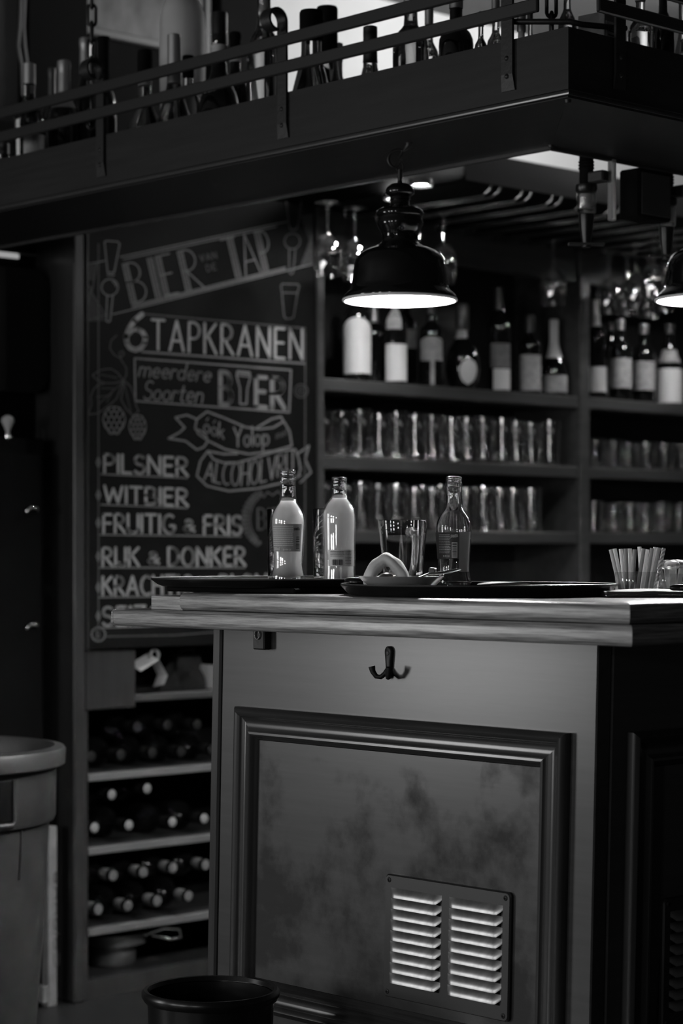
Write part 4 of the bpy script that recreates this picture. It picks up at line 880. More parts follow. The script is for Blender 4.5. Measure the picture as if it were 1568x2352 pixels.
# ------------------------------------------------------------------ spirit dispensers on the inner side of the right arm
def optic(label, px, ):
    q = onX(px, 400, -.745); t = thing('spirit_dispenser', label, 'dispenser', (q.x, q.y, 1.86))
    MB().lathe([(0, .055), (.0135, .055), (.0135, .045), (.0155, .043), (.0135, .040), (.0155, .037), (.0135, .034), (.0155, .031), (.0135, .028), (.0135, -.002), (0, -.002)], 20).obj('bottle_neck', 'matt_black', t, 40)
    MB().lathe([(0, 0), (.020, 0), (.021, -.008), (.0185, -.014), (0, -.014)], 20).obj('collar', 'black', t, 40)
    MB().lathe([(.0165, -.014), (.0185, -.016), (.0182, -.052), (.014, -.056), (.0125, -.056), (.0165, -.050), (.0168, -.018)], 24).obj('measure_chamber', 'thin', t, 50)
    MB().lathe([(0, -.018), (.0135, -.018), (.0135, -.045), (0, -.045)], 16).obj('piston', 'paper_grey', t, 40)
    MB().lathe([(0, -.0555), (.0145, -.0555), (.0145, -.060), (.012, -.085), (.0085, -.108), (.0085, -.118), (0, -.118)], 20).obj('nozzle', 'black', t, 40)
    MB().obox((0, 0, -.112), RGT*.034+FWD*.004, FWD*.010, Vector((0, 0, .0022))).obj('push_bar', 'dark_grey', t)
    MB().box(.01, .048, -.010, .010, .0, .022, .003).obj('bracket', 'iron', t)
    return t
optic('upside-down spirit dispenser with clear measuring chamber under the right arm', 1346)
optic('upside-down spirit dispenser just above the right-hand pendant lamp', 1530)
q = onX(1407, 420, -.70); MB_ = MB().box(q.x-.008, q.x+.004, q.y-.007, q.y+.007, 1.790, 1.906, .002)
tag(MB_.obj('plastic_bracket', 'clear_plastic'), 'clear grey plastic strip hanging between the two spirit dispensers', 'bracket')
q = onX(1490, 430, -.72); sp_ = thing('speaker_box', 'black box fixed under the right arm beside the second dispenser', 'speaker', (q.x, q.y, 1.84))
MB().box(-.03, .02, -.055, .045, -.035, .060, .004).obj('cabinet', 'matt_black', sp_); MB().box(.0202, .022, -.048, .038, -.028, .052, .0005).obj('grille', 'dark_grey', sp_)
# ================================================================== things on the countertop
def tray(label, px, y, R, z, hgt, name='serving_tray'):
    q = onY(px, 1340, y); t = thing(name, label, 'tray', (q.x, q.y, z))
    MB().lathe([(0, .004), (R-.020, .004), (R-.012, .006), (R-.002, hgt-.001), (R, hgt), (R+.0005, hgt-.0015), (R-.010, .003), (R-.018, 0), (0, 0)], 72).obj('dish', 'black', t, 40)
    MB().tube([((R-.001)*math.cos(2*math.pi*i/72), (R-.001)*math.sin(2*math.pi*i/72), hgt) for i in range(72)], .0014, 6, closed=True).obj('rim', 'dark_grey', t, 60)
    return t
ZM = ZC+.0005
q = onY(655, 1340, .085); T1 = Vector((q.x, q.y, ZM+.0085)); T2 = Vector(onY(1098, 1340, .085)); T2.z = ZM
mt = MB(); mt.box(T1.x-.125, T1.x+.19, T1.y-.15, T1.y+.15, ZM-.0005, ZM+.0083, .002); tag(mt.obj('bar_mat', 'matt_black'), 'black rubber bar mat under the left round tray', 'bar mat')
tray('round black tray at the left jutting past the counter end, carrying the cloudy bottles', 655, .085, .220, T1.z, .0125)
tray('round black tray at the right carrying the mug, the saucer and the empty bottle', 1098, .085, .206, T2.z, .0160)
Z1, Z2 = T1.z+.0042, T2.z+.0042
SB = 3.5/4960
def prof_px(pts, base): return [(0, .003), (pts[-1][0]*SB*.8, .001)] + [(r*SB, max(0.0, (base-y)*SB)) for r, y in reversed(pts)]
F1 = [(17, 1078), (18.2, 1080), (18, 1085), (17, 1087), (18.6, 1092), (19.6, 1099), (19, 1103), (17.8, 1105), (17.8, 1120), (18.6, 1138), (20, 1148), (24, 1156), (30, 1164), (35, 1173), (38.5, 1182), (40.3, 1193), (40.2, 1203), (38.8, 1225), (37, 1250), (35.8, 1270), (35, 1286), (35.2, 1296), (37, 1308), (39.8, 1320), (40.6, 1330), (40, 1336), (38, 1338)]
F2 = [(16.8, 1093), (17.8, 1095), (17.6, 1100), (16.6, 1102), (18.4, 1108), (18.6, 1114), (17.2, 1117), (17.2, 1130), (18.6, 1138), (22, 1144), (28, 1151), (33, 1158), (36.5, 1167), (38.5, 1178), (38.8, 1190), (38, 1230), (37, 1280), (36.6, 1310), (37.6, 1325), (37.6, 1333), (36, 1337)]
def hero(name, label, px, py_d, pts, base, z, fill, liquid):
    q = at(px, 1300, py_d); k = py_d/3.5
    t = thing(name, label, 'bottle', (q.x, q.y, z)); pf = [(r*k, h*k) for r, h in prof_px(pts, base)]
    th = .0022; H = pf[-1][1]
    inner = [(max(r-th, .004), zz) for r, zz in reversed(pf[3:-1])]
    glass = pf + [(pf[-1][0]-.002, H+.0005)] + inner + [(inner[-1][0], .006), (0, .006)]
    MB().lathe(glass, 48).obj('body', 'thin_clear' if liquid else 'glass', t, 60)
    if liquid:
        lq = [(0, .0065)] + [(max(r-th-.0006, .003), zz) for r, zz in pf[3:] if .0065 < zz < fill*H] ; zz = fill*H
        lq = lq + [(rad(pf, zz)-th-.0006, zz), (0, zz)]
        MB().lathe(lq, 48).obj('drink', liquid, t, 60)
    return t, pf, q
def small_print(t, pf, fa, zc, u0, u1, v0, nl, dv, wd, m, off=.0018):
    mp = wrapmap(pf, fa, zc, off); mb = MB()
    for k in range(nl):
        u = u0
        while u < u1-.001:
            w_ = min(random.uniform(.0015, .0042), u1-u); ribbon2(mb, [(u, v0+dv*k), (u+w_, v0+dv*k)], wd, mp, 4); u += w_+.0009
    o = mb.obj('small_print', m, t, fix=False); o['kind'] = 'stuff'
def barcode(t, pf, fa, zc, u0, u1, v0, v1, paper, ink, off=.0018):
    mp = wrapmap(pf, fa, zc, off); mb = MB()
    n = 6
    for i in range(n): a, b = u0+(u1-u0)*i/n, u0+(u1-u0)*(i+1)/n; mb.add([mp(a, v0), mp(b, v0), mp(b, v1), mp(a, v1)], [(0, 1, 2, 3)])
    mb.obj('barcode_patch', paper, t, fix=False); mp = wrapmap(pf, fa, zc, off+.0005); mb = MB(); v = v0+.002
    while v < v1-.002: wd = random.choice((.0005, .0008, .0014)); ribbon2(mb, [(u0+.0015, v), (u1-.0015, v)], wd, mp, 4); v += wd+random.uniform(.0005, .0011)
    o = mb.obj('barcode', ink, t, fix=False); o['kind'] = 'stuff'
# bottle 1
t, pf, q = hero('lemonade_bottle', 'waisted glass bottle full of cloudy pale drink with printed back label', 661, 3.54, F1, 1338, Z1, .728, 'milky')
fa = facing(q); zc = (1338-1202)*SB*1.011
patch(pf, zc-.045, zc, fa-1.05, fa+.86, .0010).obj('label', 'label_mid', t, 60, fix=False)
small_print(t, pf, fa, zc, -.027, .0085, .004, 11, .0031, .0011, 'print_white'); barcode(t, pf, fa, zc, .0125, .0215, .019, .043, 'paper_grey', 'ink')
mb = MB(); write(mb, 'FANTA', (.0105, .0105), (.0205, .010), .004, .0009, wrapmap(pf, fa, zc, .0018), .12, wob=.08); mb.obj('logo', 'ink', t, fix=False)
mb = MB(); write(mb, '200ml', (-.0255, .0425), (-.0145, .0425), .0042, .0008, wrapmap(pf, fa, zc, .0018), .2); mb.obj('lettering', 'print_white', t, fix=False)
mb = MB(); write(mb, '10-04-26', (-.008, .0432), (.005, .0432), .0026, .0006, wrapmap(pf, fa, zc, .0018), .2); mb.obj('lettering', 'print_white', t, fix=False)
# bottle 2
t, pf, q = hero('soda_bottle', 'straight round-shouldered glass bottle half full of cloudy drink with a silver label', 779, 3.5, F2, 1337, Z1, .805, 'milky2')
fa = facing(q); zc = (1337-1259)*SB
patch(pf, zc-.0265, zc, fa-.72, fa+1.05, .0010).obj('label', 'label_silver', t, 60, fix=False)
mp = wrapmap(pf, fa, zc, .0018); mb = MB(); u = -.012
while u < .006: wd = random.choice((.0005, .0008, .0012)); ribbon2(mb, [(u, .016), (u, .0245)], wd, mp, 4); u += wd+random.uniform(.0005, .001)
mb.obj('barcode', 'ink', t, fix=False)['kind'] = 'stuff'
small_print(t, pf, fa, zc, -.015, .008, .003, 4, .0024, .0008, 'ink'); small_print(t, pf, fa, zc, .010, .021, .003, 9, .0024, .0007, 'ink')
# bottle 3 : empty
t, pf, q = hero('empty_bottle', 'empty clear waisted glass bottle with a dark back label, on the right tray', 1042, 3.41, [(r*1.02, y-3) for r, y in F1], 1335, Z2, 0, None)
fa = facing(q); zc = (1335-1203)*SB*.974
patch(pf, zc-.0415, zc, fa-1.45, fa+.30, .0010).obj('label', 'label_dark', t, 60, fix=False)
patch(pf, zc-.062, zc+.001, fa+.31, fa+1.12, .0008).obj('label_reverse', 'label_mid', t, 60, fix=False)
small_print(t, pf, fa, zc, -.027, -.0055, .004, 12, .00255, .0010, 'print_white'); barcode(t, pf, fa, zc, -.0035, .0055, .0155, .040, 'paper', 'ink')
mb = MB(); write(mb, 'FANTA', (-.0045, .0085), (.0060, .0070), .0040, .0011, wrapmap(pf, fa, zc, .0018), .12, wob=.06); mb.obj('logo', 'print_white', t, fix=False)
mb = MB(); write(mb, '18-12-26', (-.018, .0385), (-.007, .0385), .0026, .0006, wrapmap(pf, fa, zc, .0018), .2); mb.obj('lettering', 'print_white', t, fix=False)
# tall glasses on the left tray
for px, d, text in ((652, 3.645, 'tall narrow glass standing behind the waisted cloudy bottle'), (757, 3.62, 'tall narrow glass half hidden behind the silver-label bottle')):
    q = at(px, 1300, d); o = tumbler(.1235, .0285, .97, .0024, .012, seg=40).obj('tall_glass', 'glass', None, 50); o.location = (q.x, q.y, Z1); tag(o, text, 'glass', 'tall glasses on the left tray')
# mug
q = at(925, 1300, 3.37); mg = thing('glass_mug', 'empty clear glass mug with its handle towards the camera', 'mug', (q.x, q.y, Z2)); fa = facing(q)
MB().lathe([(0, .001), (.026, 0), (.0285, .003), (.031, .03), (.0365, .085), (.0392, .108), (.0388, .1095), (.0372, .109), (.0345, .085), (.029, .03), (.0265, .010), (.022, .007), (0, .007)], 56).obj('body', 'glass', mg, 60)
hd = Vector((math.cos(fa+.32), math.sin(fa+.32), 0)); hp = [(.0340, .090), (.046, .093), (.056, .088), (.061, .076), (.060, .060), (.055, .042), (.046, .026), (.038, .019), (.0305, .022)]
MB().tube([hd*r+Vector((0, 0, z)) for r, z in hp], [.0085, .0062, .0055, .0055, .0055, .0055, .006, .008, .010], 14).obj('handle', 'handle_glass', mg, 60)
# saucer with squeezed citrus
q = at(921, 1330, 3.2); sa = thing('saucer', 'shallow glass saucer holding a squeezed citrus half in front of the mug', 'saucer', (q.x, q.y, Z2)); SQ = q.copy()
MB().lathe([(0, .002), (.040, .001), (.044, .003), (.063, .0225), (.0635, .0240), (.062, .0240), (.042, .0055), (.038, .0045), (0, .0045)], 56).obj('bowl', 'frost_plate', sa, 50)
MT_ = None
cit = MB(); cN = 26; cM = 14
ax = RGT; up = Vector((0, 0, 1)); fw = FWD
def citpt(i, j):
    t_ = math.pi*(-.06+1.12*i/cN); a = 2*math.pi*j/cM
    R0 = .0245+.001*math.sin(5*t_); c = ax*(-R0*math.cos(t_)*.95)+up*(R0*1.55*math.sin(t_))
    rad_ = ax*(-math.cos(t_))+up*math.sin(t_); rr = .0100+.0012*math.sin(3*t_+a)+.0008*math.sin(9*t_-2*a)
    return c + rad_*(rr*math.cos(a)) + fw*(.018*math.sin(a)*(1+.12*math.sin(4*t_)))
for i in range(cN+1):
    for j in range(cM): cit.v.append(tuple(citpt(i, j)))
for i in range(cN):
    for j in range(cM): cit.f.append((i*cM+j, i*cM+(j+1) % cM, (i+1)*cM+(j+1) % cM, (i+1)*cM+j))
cit.f.append(tuple(range(cM))[::-1]); cit.f.append(tuple(range(cN*cM, cN*cM+cM)))
q = at(887, 1330, 3.2); ct = thing('squeezed_citrus', 'squeezed-out pale citrus half curled into an arch on the saucer', 'citrus', (q.x, q.y, Z2+.0105))
cit.obj('peel', 'citrus', ct, 70)
mb = MB(); mb.lathe([(0, .019), (.008, .017), (.014, .010), (.0165, 0), (0, -.001)], 18); o = mb.obj('pulp', 'pulp', ct, 60); o.location = FWD*.006
MT['pulp']
# spoon, dark cube, black lighter case, paper coaster
q0, q1 = at(985, 1318, 3.19), at(1058, 1309, 3.23)
sn = thing('teaspoon', 'steel teaspoon whose handle leans out of the saucer', 'spoon', q0)
v = q1-q0; MB().tube([v*-.3+Vector((0, 0, -.004)), v*0, v*.35+Vector((0, 0, -.0008)), v*.7, v*1.0+Vector((0, 0, .001))], [.0018, .0018, .002, .0026, .0012], 10).obj('handle', 'chrome', sn, 60)
mb = MB(); mb.lathe([(0, -.003), (.005, -.002), (.009, .0), (.008, .0008), (.004, -.001), (0, -.0018)], 18); o = mb.obj('bowl', 'chrome', sn, 60); o.location = v*-.55+Vector((0, 0, -.007)); o.scale = (1.3, 1, 1)
q = at(993, 1312, 3.2); o = MB().box(-.005, .005, -.005, .005, -.005, .005, .0012).obj('sugar_cube', 'label_dark'); o.location = q; o.rotation_euler = (0.1, .1, .5); tag(o, 'small dark brown cube on the rim of the saucer', 'cube')
q = at(822, 1322, 3.33); lc = thing('phone_case', 'black rounded device lying between the silver-label bottle and the saucer', 'device', (q.x, q.y, Z2+.001), TH)
MB().lathe([(0, 0), (.014, 0), (.019, .004), (.0215, .012), (.0205, .0175), (.017, .0195), (0, .0195)], 32).obj('shell', 'black', lc, 50); lc.scale = (1.0, 1.5, 1.0)
MB().lathe([(.0172, .0196), (.0185, .0192), (.0180, .0188)], 32).obj('seam_ring', 'dark_grey', lc, 40)
q = at(1158, 1330, 3.24); mb = MB(); n = 40
for k, (r, z) in enumerate(((.041, 0), (.041, .0008))):
    mb.v += [(r*math.cos(2*math.pi*i/n), r*math.sin(2*math.pi*i/n), z+.0035*(1-(r*math.cos(2*math.pi*i/n-1.0)/.041)**2)*1.0) for i in range(n)]
mb.f.append(tuple(range(n))[::-1]); mb.f.append(tuple(range(n, 2*n))); mb.f += [(i, (i+1) % n, n+(i+1) % n, n+i) for i in range(n)]
o = mb.obj('paper_coaster', 'paper', None, 30); o.location = (q.x, q.y, Z2+.0105); tag(o, 'thin white paper coaster lying on the right tray beside the empty bottle', 'coaster')
# ------------------------------------------------------------------ straws, stirrers, note paper
q = at(1462, 1350, 3.28); SG = Vector((q.x, q.y, ZM))
o = tumbler(.034, .034, .94, .002, .004, seg=40).obj('straw_glass', 'thin', None, 50); o.location = SG; tag(o, 'low clear glass holding the bunch of short paper straws', 'glass')
def straw(px_top, py_top, px_bot, back, text, m, dots=None, grp=None):
    a = at(px_bot, 1360, 3.28+back*.7); a.z = SG.z+.006; b = at(px_top, py_top, 3.28+back); mb = MB()
    d_ = (b-a); L = d_.length
    for r_, rev in ((.0030, 0), (.0026, 1)): mb.tube([Vector((0, 0, 0)), Vector((0, 0, L))], r_, 12, cap=False)
    t = mb.obj('paper_straw', m, None, 60, fix=False); t.location = a; t.rotation_euler = d_.to_track_quat('Z', 'Y').to_euler(); tag(t, text, 'straw', grp or 'paper straws in the low glass')
    return t
MT['straw'] = mat('paper_straw_white', .74, .6); MT['straw_line'] = mat('paper_straw_grey', .40, .6)
sd = bpy.data.materials.new('paper_straw_dotted'); sd.use_nodes = True; nt = sd.node_tree; b_ = nt.nodes['Principled BSDF']; b_.inputs['Roughness'].default_value = .6
tc = nt.nodes.new('ShaderNodeTexCoord'); vo = nt.nodes.new('ShaderNodeTexVoronoi'); vo.inputs['Scale'].default_value = 160; vo.inputs['Randomness'].default_value = .15; nt.links.new(tc.outputs['Object'], vo.inputs['Vector'])
cr = nt.nodes.new('ShaderNodeMapRange'); cr.inputs[1].default_value = .22; cr.inputs[2].default_value = .30; cr.inputs[3].default_value = .2; cr.inputs[4].default_value = .74
nt.links.new(vo.outputs['Distance'], cr.inputs[0]); nt.links.new(cr.outputs[0], b_.inputs['Base Color']); MT['straw_dot'] = sd
ss = bpy.data.materials.new('paper_straw_striped'); ss.use_nodes = True; nt = ss.node_tree; b_ = nt.nodes['Principled BSDF']; b_.inputs['Roughness'].default_value = .6
tc = nt.nodes.new('ShaderNodeTexCoord'); wv = nt.nodes.new('ShaderNodeTexWave'); wv.inputs['Scale'].default_value = 90; wv.bands_direction = 'DIAGONAL'; nt.links.new(tc.outputs['Object'], wv.inputs['Vector'])
cr = nt.nodes.new('ShaderNodeMapRange'); cr.inputs[3].default_value = .25; cr.inputs[4].default_value = .74; nt.links.new(wv.outputs['Fac'], cr.inputs[0]); nt.links.new(cr.outputs[0], b_.inputs['Base Color']); MT['straw_stripe'] = ss
PLAIN = 'plain white paper straw in the bunch in the low glass'; GREY = 'grey-lined paper straw in the bunch in the low glass'
cnt = {}
for (a_, b2, c_, k_, tx, m_) in ((1402, 1262, 1424, .0, 'outermost plain paper straw leaning left in the bunch', 'straw'), (1411, 1260, 1430, .012, 'dotted paper straw at the left of the bunch', 'straw_dot'), (1425, 1261, 1436, .02, PLAIN, 'straw'), (1436, 1260, 1440, -.005, GREY, 'straw_line'), (1446, 1260, 1449, .016, PLAIN, 'straw'),
        (1457, 1262, 1451, -.008, GREY, 'straw_line'), (1468, 1256, 1474, .03, 'tallest dotted paper straw in the middle of the bunch', 'straw_dot'), (1478, 1260, 1464, -.004, GREY, 'straw_line'), (1486, 1262, 1474, .01, PLAIN, 'straw'), (1497, 1259, 1482, -.006, GREY, 'straw_line'),
        (1504, 1257, 1488, .016, PLAIN, 'straw'), (1513, 1258, 1494, -.004, GREY, 'straw_line'), (1524, 1259, 1504, .008, 'striped paper straw at the right of the bunch', 'straw_stripe')):
    if tx in (PLAIN, GREY): cnt[tx] = cnt.get(tx, -1)+1; tx_ = tx.replace(' in the bunch', ', %s of its kind from the left' % ORD[cnt[tx]])
    else: tx_ = tx
    straw(a_, b2, c_, k_, tx_, m_)
q = at(1545, 1350, 3.40); o = tumbler(.030, .036, .94, .002, .004, seg=40).obj('stirrer_glass', 'thin', None, 50); o.location = (q.x, q.y, ZM); tag(o, 'low clear glass of plastic stirrers at the right edge behind the straws', 'glass')
first = None
for k, (px, py, dd) in enumerate(((1512, 1293, .02), (1528, 1290, .03), (1548, 1288, .02), (1543, 1306, -.028), (1562, 1290, .0), (1566, 1300, -.02))):
    b = at(px, py, 3.40+dd); a = at(1545+(px-1545)*.55, 1360, 3.40+dd*.6); a.z = ZM+.006
    if first is None:
        t = thing('drink_stirrer', 'clear plastic stirrer with round dimpled head in the glass at the right edge', 'stirrer', a, 0, 'clear stirrers at the right edge'); L = (b-a).length
        MB().box(-.0045, .0045, -.0012, .0012, 0, L-.004, .0005).obj('stick', 'clear_stir', t)
        MB().lathe([(0, L-.009), (.008, L-.008), (.0118, L-.004), (.0122, L-.001), (.010, L+.002), (.006, L+.0035), (0, L+.004)], 20, rib=.04).obj('head', 'clear_stir', t, 20); first = t
    else: t = dup(first, a)
    t['label'] = 'clear plastic stirrer with dimpled head, ' + ('leftmost in the glass behind the straws', 'second from the left at the back', 'third from the left at the back', 'standing lowest in front', 'fourth from the left at the back', 'cut by the right edge of the photo')[k]
    t.rotation_euler = (b-a).to_track_quat('Z', 'Y').to_euler()
# dark service tray at the right with note paper and pen
q = at(1482, 1370, 3.12); st = thing('check_tray', 'flat dark tray with a white slip of paper at the right of the counter', 'tray', (q.x, q.y, ZM), TH)
MB().box(-.062, .10, -.045, .045, 0, .003, .001).obj('base', 'dark_grey', st)
for y0, y1 in ((-.045, -.041), (.041, .045)): MB().box(-.062, .10, y0, y1, .0031, .008, .001).obj('side', 'dark_grey', st)
MB().box(-.062, -.058, -.0405, .0405, .0031, .008, .001).obj('side', 'dark_grey', st)
mb = MB(); n = 16
for j in range(2):
    for i in range(n+1): u = i/n; mb.v.append((-.055+.125*u, -.032+.064*j, .004+.0045*math.sin(u*math.pi)*(.6 if j else 1)+.004*j))
for i in range(n): mb.f.append((i, i+1, n+2+i, n+1+i))
o = mb.obj('paper_slip', 'paper', None, 40, fix=False); o.location = (q.x, q.y, ZM); o.rotation_euler = (0, 0, TH); tag(o, 'white curled paper slip lying in the dark tray at the right', 'paper')
q = at(1560, 1364, 3.07); pn = thing('ballpoint_pen', 'black pen lying on the paper slip at the right edge', 'pen', (q.x, q.y, ZM+.0135))
MB().tube([RGT*-.014, RGT*-.010, RGT*0, RGT*.12], [.0022, .0042, .0048, .0048], 14).obj('barrel', 'black', pn, 50); MB().tube([RGT*.0+FWD*-.0052, RGT*.035+FWD*-.0052], .0009, 8).obj('clip', 'chrome', pn, 50)
# ================================================================== wine bottles lying in the rack
def lying(px, py, xt, cap, text, group, first={}):
    q = onX(px, py, xt)
    if cap not in first:
        t = thing('lying_wine_bottle', text, 'wine bottle', q, 0, group)
        pf = pr_wine(.292, .0405)
        o = MB().lathe(pf, 24).obj('body', 'dark_glass', t, 45); o.rotation_euler = (0, math.pi/2, 0); o.location = (-.292, 0, 0)
        z0 = .80*.292; cm = MB().lathe([(.0152, z0), (.0156, z0+.002), (.0160, .286), (.0135, .2925), (.006, .2935), (0, .2938)], 20); o = cm.obj('capsule', 'cap_dark' if cap == 'cap_pale' else cap, t, 45); o.rotation_euler = (0, math.pi/2, 0); o.location = (-.292, 0, 0)
        if cap == 'cap_pale': MB().lathe([(0, .0026), (.008, .0024), (.0128, .0008), (.0142, -.003), (.0142, -.006)], 20).obj('capsule_end', 'cap_pale', t, 45).rotation_euler = (0, math.pi/2, 0)
        first[cap] = t; return t
    return dup(first[cap], q, None, text, group)
LA = 'bottle lying in the topmost, darkest tier of the wine rack'; LB_ = 'bottle with a pale round cap end in the middle tier of the wine rack'; LC = 'bottle with a smooth light capsule in the lowest tier of the wine rack'
MT['cap_dark'] = mat('capsule_dark', .012, .5); MT['cap_pale'] = mat('capsule_pale', .42, .45, .3, bump=.5, bscale=300); MT['cap_grey'] = mat('capsule_grey', .16, .33)
def low(n, z): return n
def tier(rows, xt, cap, text, group):
    for rn, row in zip(('upper', 'lower'), rows):
        for k, (px, py) in enumerate(row): lying(px, py, xt, cap, text % (ORD[k], rn), group)
tier((((315, 1670), (385, 1665), (453, 1664)), ((210, 1737), (278, 1733), (350, 1729), (416, 1726), (487, 1722))), -2.68, 'cap_dark', 'dark-capped bottle, %s from the left in the %s row of the topmost rack tier', 'bottles in the topmost tier')
tier((((257, 1825), (338, 1811)), ((217, 1901), (296, 1895), (396, 1888), (469, 1880))), -2.67, 'cap_pale', 'pale-capped bottle, %s from the left in the %s row of the middle rack tier', 'bottles in the middle tier')
tier((((260, 2011), (329, 2003), (397, 1993), (472, 1986)), ((226, 2088), (294, 2080), (361, 2069), (433, 2058))), -2.625, 'cap_grey', 'grey-capsuled bottle, %s from the left in the %s row of the lowest tier', 'bottles in the lowest tier')
# saucepan under the rack
q = onX(255, 2240, -2.79); po = thing('saucepan', 'grey saucepan with a looped wire handle below the wine rack', 'saucepan', (q.x, q.y, .051))
MB().lathe([(0, .001), (.060, 0), (.066, .006), (.068, .055), (.095, .060), (.097, .085), (.098, .088), (.096, .088), (.094, .062), (.064, .057), (.062, .006), (0, .005)], 44).obj('body', 'pot', po, 45)
a = Vector((.075, .055, .080)); MB().tube([a, a+Vector((.03, .045, .018)), a+Vector((.045, .085, .012)), a+Vector((.040, .095, -.012)), a+Vector((.02, .075, -.018)), a+Vector((-.005, .03, -.004))], .004, 8).obj('handle', 'chrome', po, 60)
# niche above the rack
q = onX(338, 1560, -2.69); jg = thing('plastic_scoop', 'white plastic scoop with ring handle in the niche above the wine rack', 'scoop', (q.x, q.y, .790))
MB().add([(0, -.06, .075), (0, .0, .105), (0, .035, .045), (0, .02, .012), (0, -.05, .002), (.05, -.06, .06), (.05, .0, .088), (.05, .03, .045), (.05, .018, .022), (.05, -.045, .012)],
   [(0,1,6,5),(1,2,7,6),(2,3,8,7),(3,4,9,8)]).obj('blade', 'paper', jg)
MB().tube([(.025, .005+.014*math.cos(a_), .100+.014*math.sin(a_)) for a_ in [2*math.pi*i/18 for i in range(18)]], .004, 8, closed=True).obj('ring_handle', 'paper_grey', jg, 60)
q = onX(500, 1550, -2.70); fr = thing('white_carton', 'white open carton at the right end of the niche, cut off by the bar', 'carton', (q.x, q.y, .789))
MB().box(-.05, .05, -.026, -.016, 0, .065, .001).obj('side', 'paper', fr); MB().box(-.05, .05, -.0155, .06, 0, .008, .001).obj('bottom', 'paper', fr); MB().box(-.05, .05, -.0155, .06, .048, .056, .001).obj('lid', 'paper', fr); MB().box(-.02, .03, -.006, .05, .0082, .040).obj('insert', 'paper_grey', fr)
q = onX(425, 1550, -2.76); bg = thing('cloth_bag', 'crumpled black cloth bag in the niche above the wine rack', 'bag', (q.x, q.y, .789))
mb = MB(); N1, N2 = 20, 10
for j in range(N2+1):
    v = j/N2
    for i in range(N1):
        a = 2*math.pi*i/N1; r = (.055+.012*math.sin(3*a+v*4)+.008*math.sin(7*a-v*6))*(1-.45*v**2); mb.v.append((r*.8*math.cos(a), r*1.2*math.sin(a), .092*v))
for j in range(N2):
    for i in range(N1): mb.f.append((j*N1+i, j*N1+(i+1) % N1, (j+1)*N1+(i+1) % N1, (j+1)*N1+i))
mb.f.append(tuple(range(N1))[::-1]); mb.f.append(tuple(range(N2*N1, N2*N1+N1))); mb.obj('sack', 'bagcloth', bg, 60)
MB().tube([(.0, -.03, .088), (.01, -.02, .106), (.01, .02, .108), (.0, .03, .088)], .004, 8).obj('strap', 'bagcloth', bg, 60)
# ================================================================== bins and box on the left
q = at(-172, 1700, 4.4); bn = thing('waste_barrel', 'large grey plastic barrel bin with wide rim at the left edge', 'bin', (q.x, q.y, 0))
MB().lathe([(0, .01), (.205, 0), (.212, .012), (.2395, .40), (.2515, .632), (.2415, .632), (.205, .03), (0, .02)], 72).obj('body', 'bin', bn, 40)
MB().lathe([(.2517, .620), (.2605, .622), (.2640, .630), (.2655, .735), (.2555, .735), (.2520, .632)], 72).obj('collar', 'bin', bn, 40)
MB().lathe([(.2560, .7352), (.2800, .733), (.2835, .736), (.2845, .764), (.2815, .770), (.2620, .773), (.2580, .768), (.2545, .7352)], 72).obj('rim', 'bin', bn, 40)
a0 = math.atan2(CAM.y-q.y, CAM.x-q.x)
for da in (0.10,):
    a = math.atan2(*(lambda g: (g.y-q.y, g.x-q.x))(at(-40, 1810, 4.2))); c = Vector((math.cos(a), math.sin(a), 0)); tn = Vector((-c.y, c.x, 0))
    P = lambda u, z, o_=.268: c*o_*math.cos(u)+tn*o_*math.sin(u)+Vector((0, 0, z))
    hm = MB(); hm.tube([P(-.25, .722), P(-.25, .640), P(-.22, .632), P(.22, .632), P(.25, .640), P(.25, .722)], .006, 8); hm.obj('handle', 'bin', bn, 60)
    hm = MB(); n = 8
    for j in range(2):
        for i in range(n+1): hm.v.append(tuple(P(-.235+.47*i/n, .640+.078*j, .2668)))
    for i in range(n): hm.f.append((i, i+1, n+2+i, n+1+i))
    hm.obj('handle_hollow', 'matt_black', bn, fix=False)
rb_ = at(30, 1900, 4.2); ar = math.atan2(*(lambda g: (g.y-q.y, g.x-q.x))(at(85, 1900, 4.25)))
MB().tube([(.2522*math.cos(ar), .2522*math.sin(ar), .618), (.247*math.cos(ar), .247*math.sin(ar), .52)], .0022, 6).obj('rib', 'bin', bn, 60)
# flat pale carton standing behind the barrel
q = onZ(121, 2312, 0); bxq = thing('folded_carton', 'flat pale carton with handwriting standing on edge behind the barrel bin', 'carton', (q.x, q.y, 0), 0.0)
MB().box(-.028, 0, -.014, .014, .0, .462, .002).obj('board', 'carton', bxq); MB().box(-.028, .0, -.030, -.0145, .012, .055, .001).obj('flap', 'carton', bxq); MB().box(-.028, .0, -.026, -.0145, .40, .455, .001).obj('flap', 'carton', bxq)
mb = MB(); f_ = lambda x, y: (.0006, .003-y, x)
write(mb, 'Colonne', (.10, 0), (.345, 0), .017, .0022, f_, .14); mb.obj('lettering', 'ink', bxq, fix=False)
# black bucket in front of the bar
q = at(484, 2283, 3.24); bk = thing('black_bucket', 'round open black bucket in front of the left end of the bar', 'bucket', (q.x, q.y, 0)); zr = q.z+.004
MB().lathe([(0, .006), (.080, 0), (.084, .004), (.094, zr-.03), (.096, zr-.004), (.093, zr-.004), (.081, .012), (0, .012)], 64).obj('body', 'black', bk, 40)
MB().lathe([(.0935, zr-.010), (.100, zr-.012), (.1035, zr-.006), (.1035, zr), (.100, zr+.0045), (.095, zr+.004), (.0925, zr-.002)], 64).obj('rim', 'black', bk, 50)
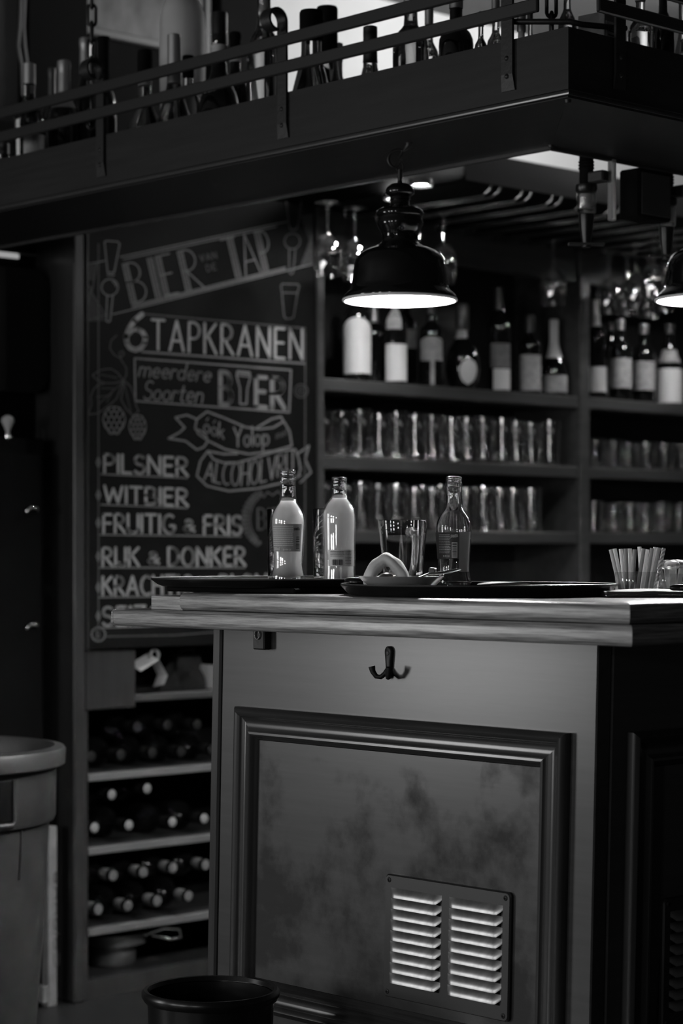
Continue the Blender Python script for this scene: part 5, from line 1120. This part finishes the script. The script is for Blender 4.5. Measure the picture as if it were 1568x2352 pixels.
# ================================================================== passage at the left
q0, q1 = onX(-110, 600, -2.74), onX(106, 905, -2.74)
tv = thing('wall_screen', 'switched-off black screen with rounded corners in the dark passage', 'screen', (-2.78, q0.y, q1.z))
W_, H_ = q1.y-q0.y, q0.z-q1.z; pl = []
for cx, cz, a0_ in ((W_, H_, 0), (0, H_, 90), (0, 0, 180), (W_, 0, 270)): pl += arc(cx+(-.05 if cx else .05), cz+(-.05 if cz else .05), .05, .05, a0_, a0_+90, 6)
N = len(pl); mb = MB(); mb.v = [(0, y, z) for y, z in pl]+[(.05, y, z) for y, z in pl]; mb.f = [tuple(range(N)), tuple(range(N, 2*N))]+[(i, (i+1) % N, N+(i+1) % N, N+i) for i in range(N)]
mb.obj('casing', 'black', tv, 40); MB().box(-.019, -.0005, W_*.3, W_*.7, H_*.35, H_*.65).obj('wall_arm', 'iron', tv)
dk = thing('service_cabinet', 'tall black service cabinet with small metal latches in the dark passage', 'cabinet', (-2.70, .365, 0))
MB().box(-.099, 0, 0, .62, 0, 1.46, .004).obj('body', 'matt_black', dk); MB().box(.0005, .018, .34, .605, .05, 1.42, .003).obj('door', 'matt_black', dk); MB().box(.0005, .018, .02, .33, .05, 1.42, .003).obj('door', 'matt_black', dk)
for z in (1.27, .97):
    MB().tube([(.02, .585, z), (.034, .575, z+.01), (.034, .555, z+.012), (.022, .55, z)], .005, 8).obj('latch', 'chrome', dk, 60)
q = at(20, 945, 5.35); fg = thing('white_tap_handle', 'small white handle catching light at the left edge of the passage', 'tap handle', (-2.73, onX(18, 945, -2.73).y, 1.4605))
MB().lathe([(0, 0), (.006, 0), (.006, .008), (.005, .016), (.010, .028), (.017, .042), (.015, .052), (.006, .058), (0, .059)], 20).obj('knob', 'paper', fg, 50)
MB().lathe([(.0065, .0), (.012, .0), (.012, .005), (.0065, .005)], 20).obj('collar', 'chrome', fg, 40)
# ================================================================== wall above the back bar
a, b = onX(180, 0, -2.949), onX(478, 137, -2.949)
pc = thing('framed_picture', 'large faded picture in a pale frame on the wall above the chalkboard', 'picture', (-2.949, (a.y+b.y)/2, b.z))
hw = (b.y-a.y)/2-.004; HP = .5
MB().box(0, .012, -hw+.024, hw-.024, .022, HP-.022).obj('print', 'picture', pc)
for nm, bx in (('frame', (0, .022, -hw, -hw+.023, 0, HP)), ('frame', (0, .022, hw-.023, hw, 0, HP)), ('frame', (0, .022, -hw+.0235, hw-.0235, 0, .021)), ('frame', (0, .022, -hw+.0235, hw-.0235, HP-.021, HP))): MB().box(*bx, .003).obj(nm, 'frame_pale', pc)
for dpx in (0, 1):
    pts = [onX(x_+dpx*9, y_, -2.88) for x_, y_ in ((47, -60), (48, 0), (46-dpx, 60), (42+dpx*6, 105), (50+dpx*4, 150), (52, 220))]
    tag(MB().tube(pts, .004, 8).obj('hanging_cable', 'cable', None, 60), ('left' if not dpx else 'right') + ' one of two thin pale cables hanging above the leftmost bottles', 'cable')
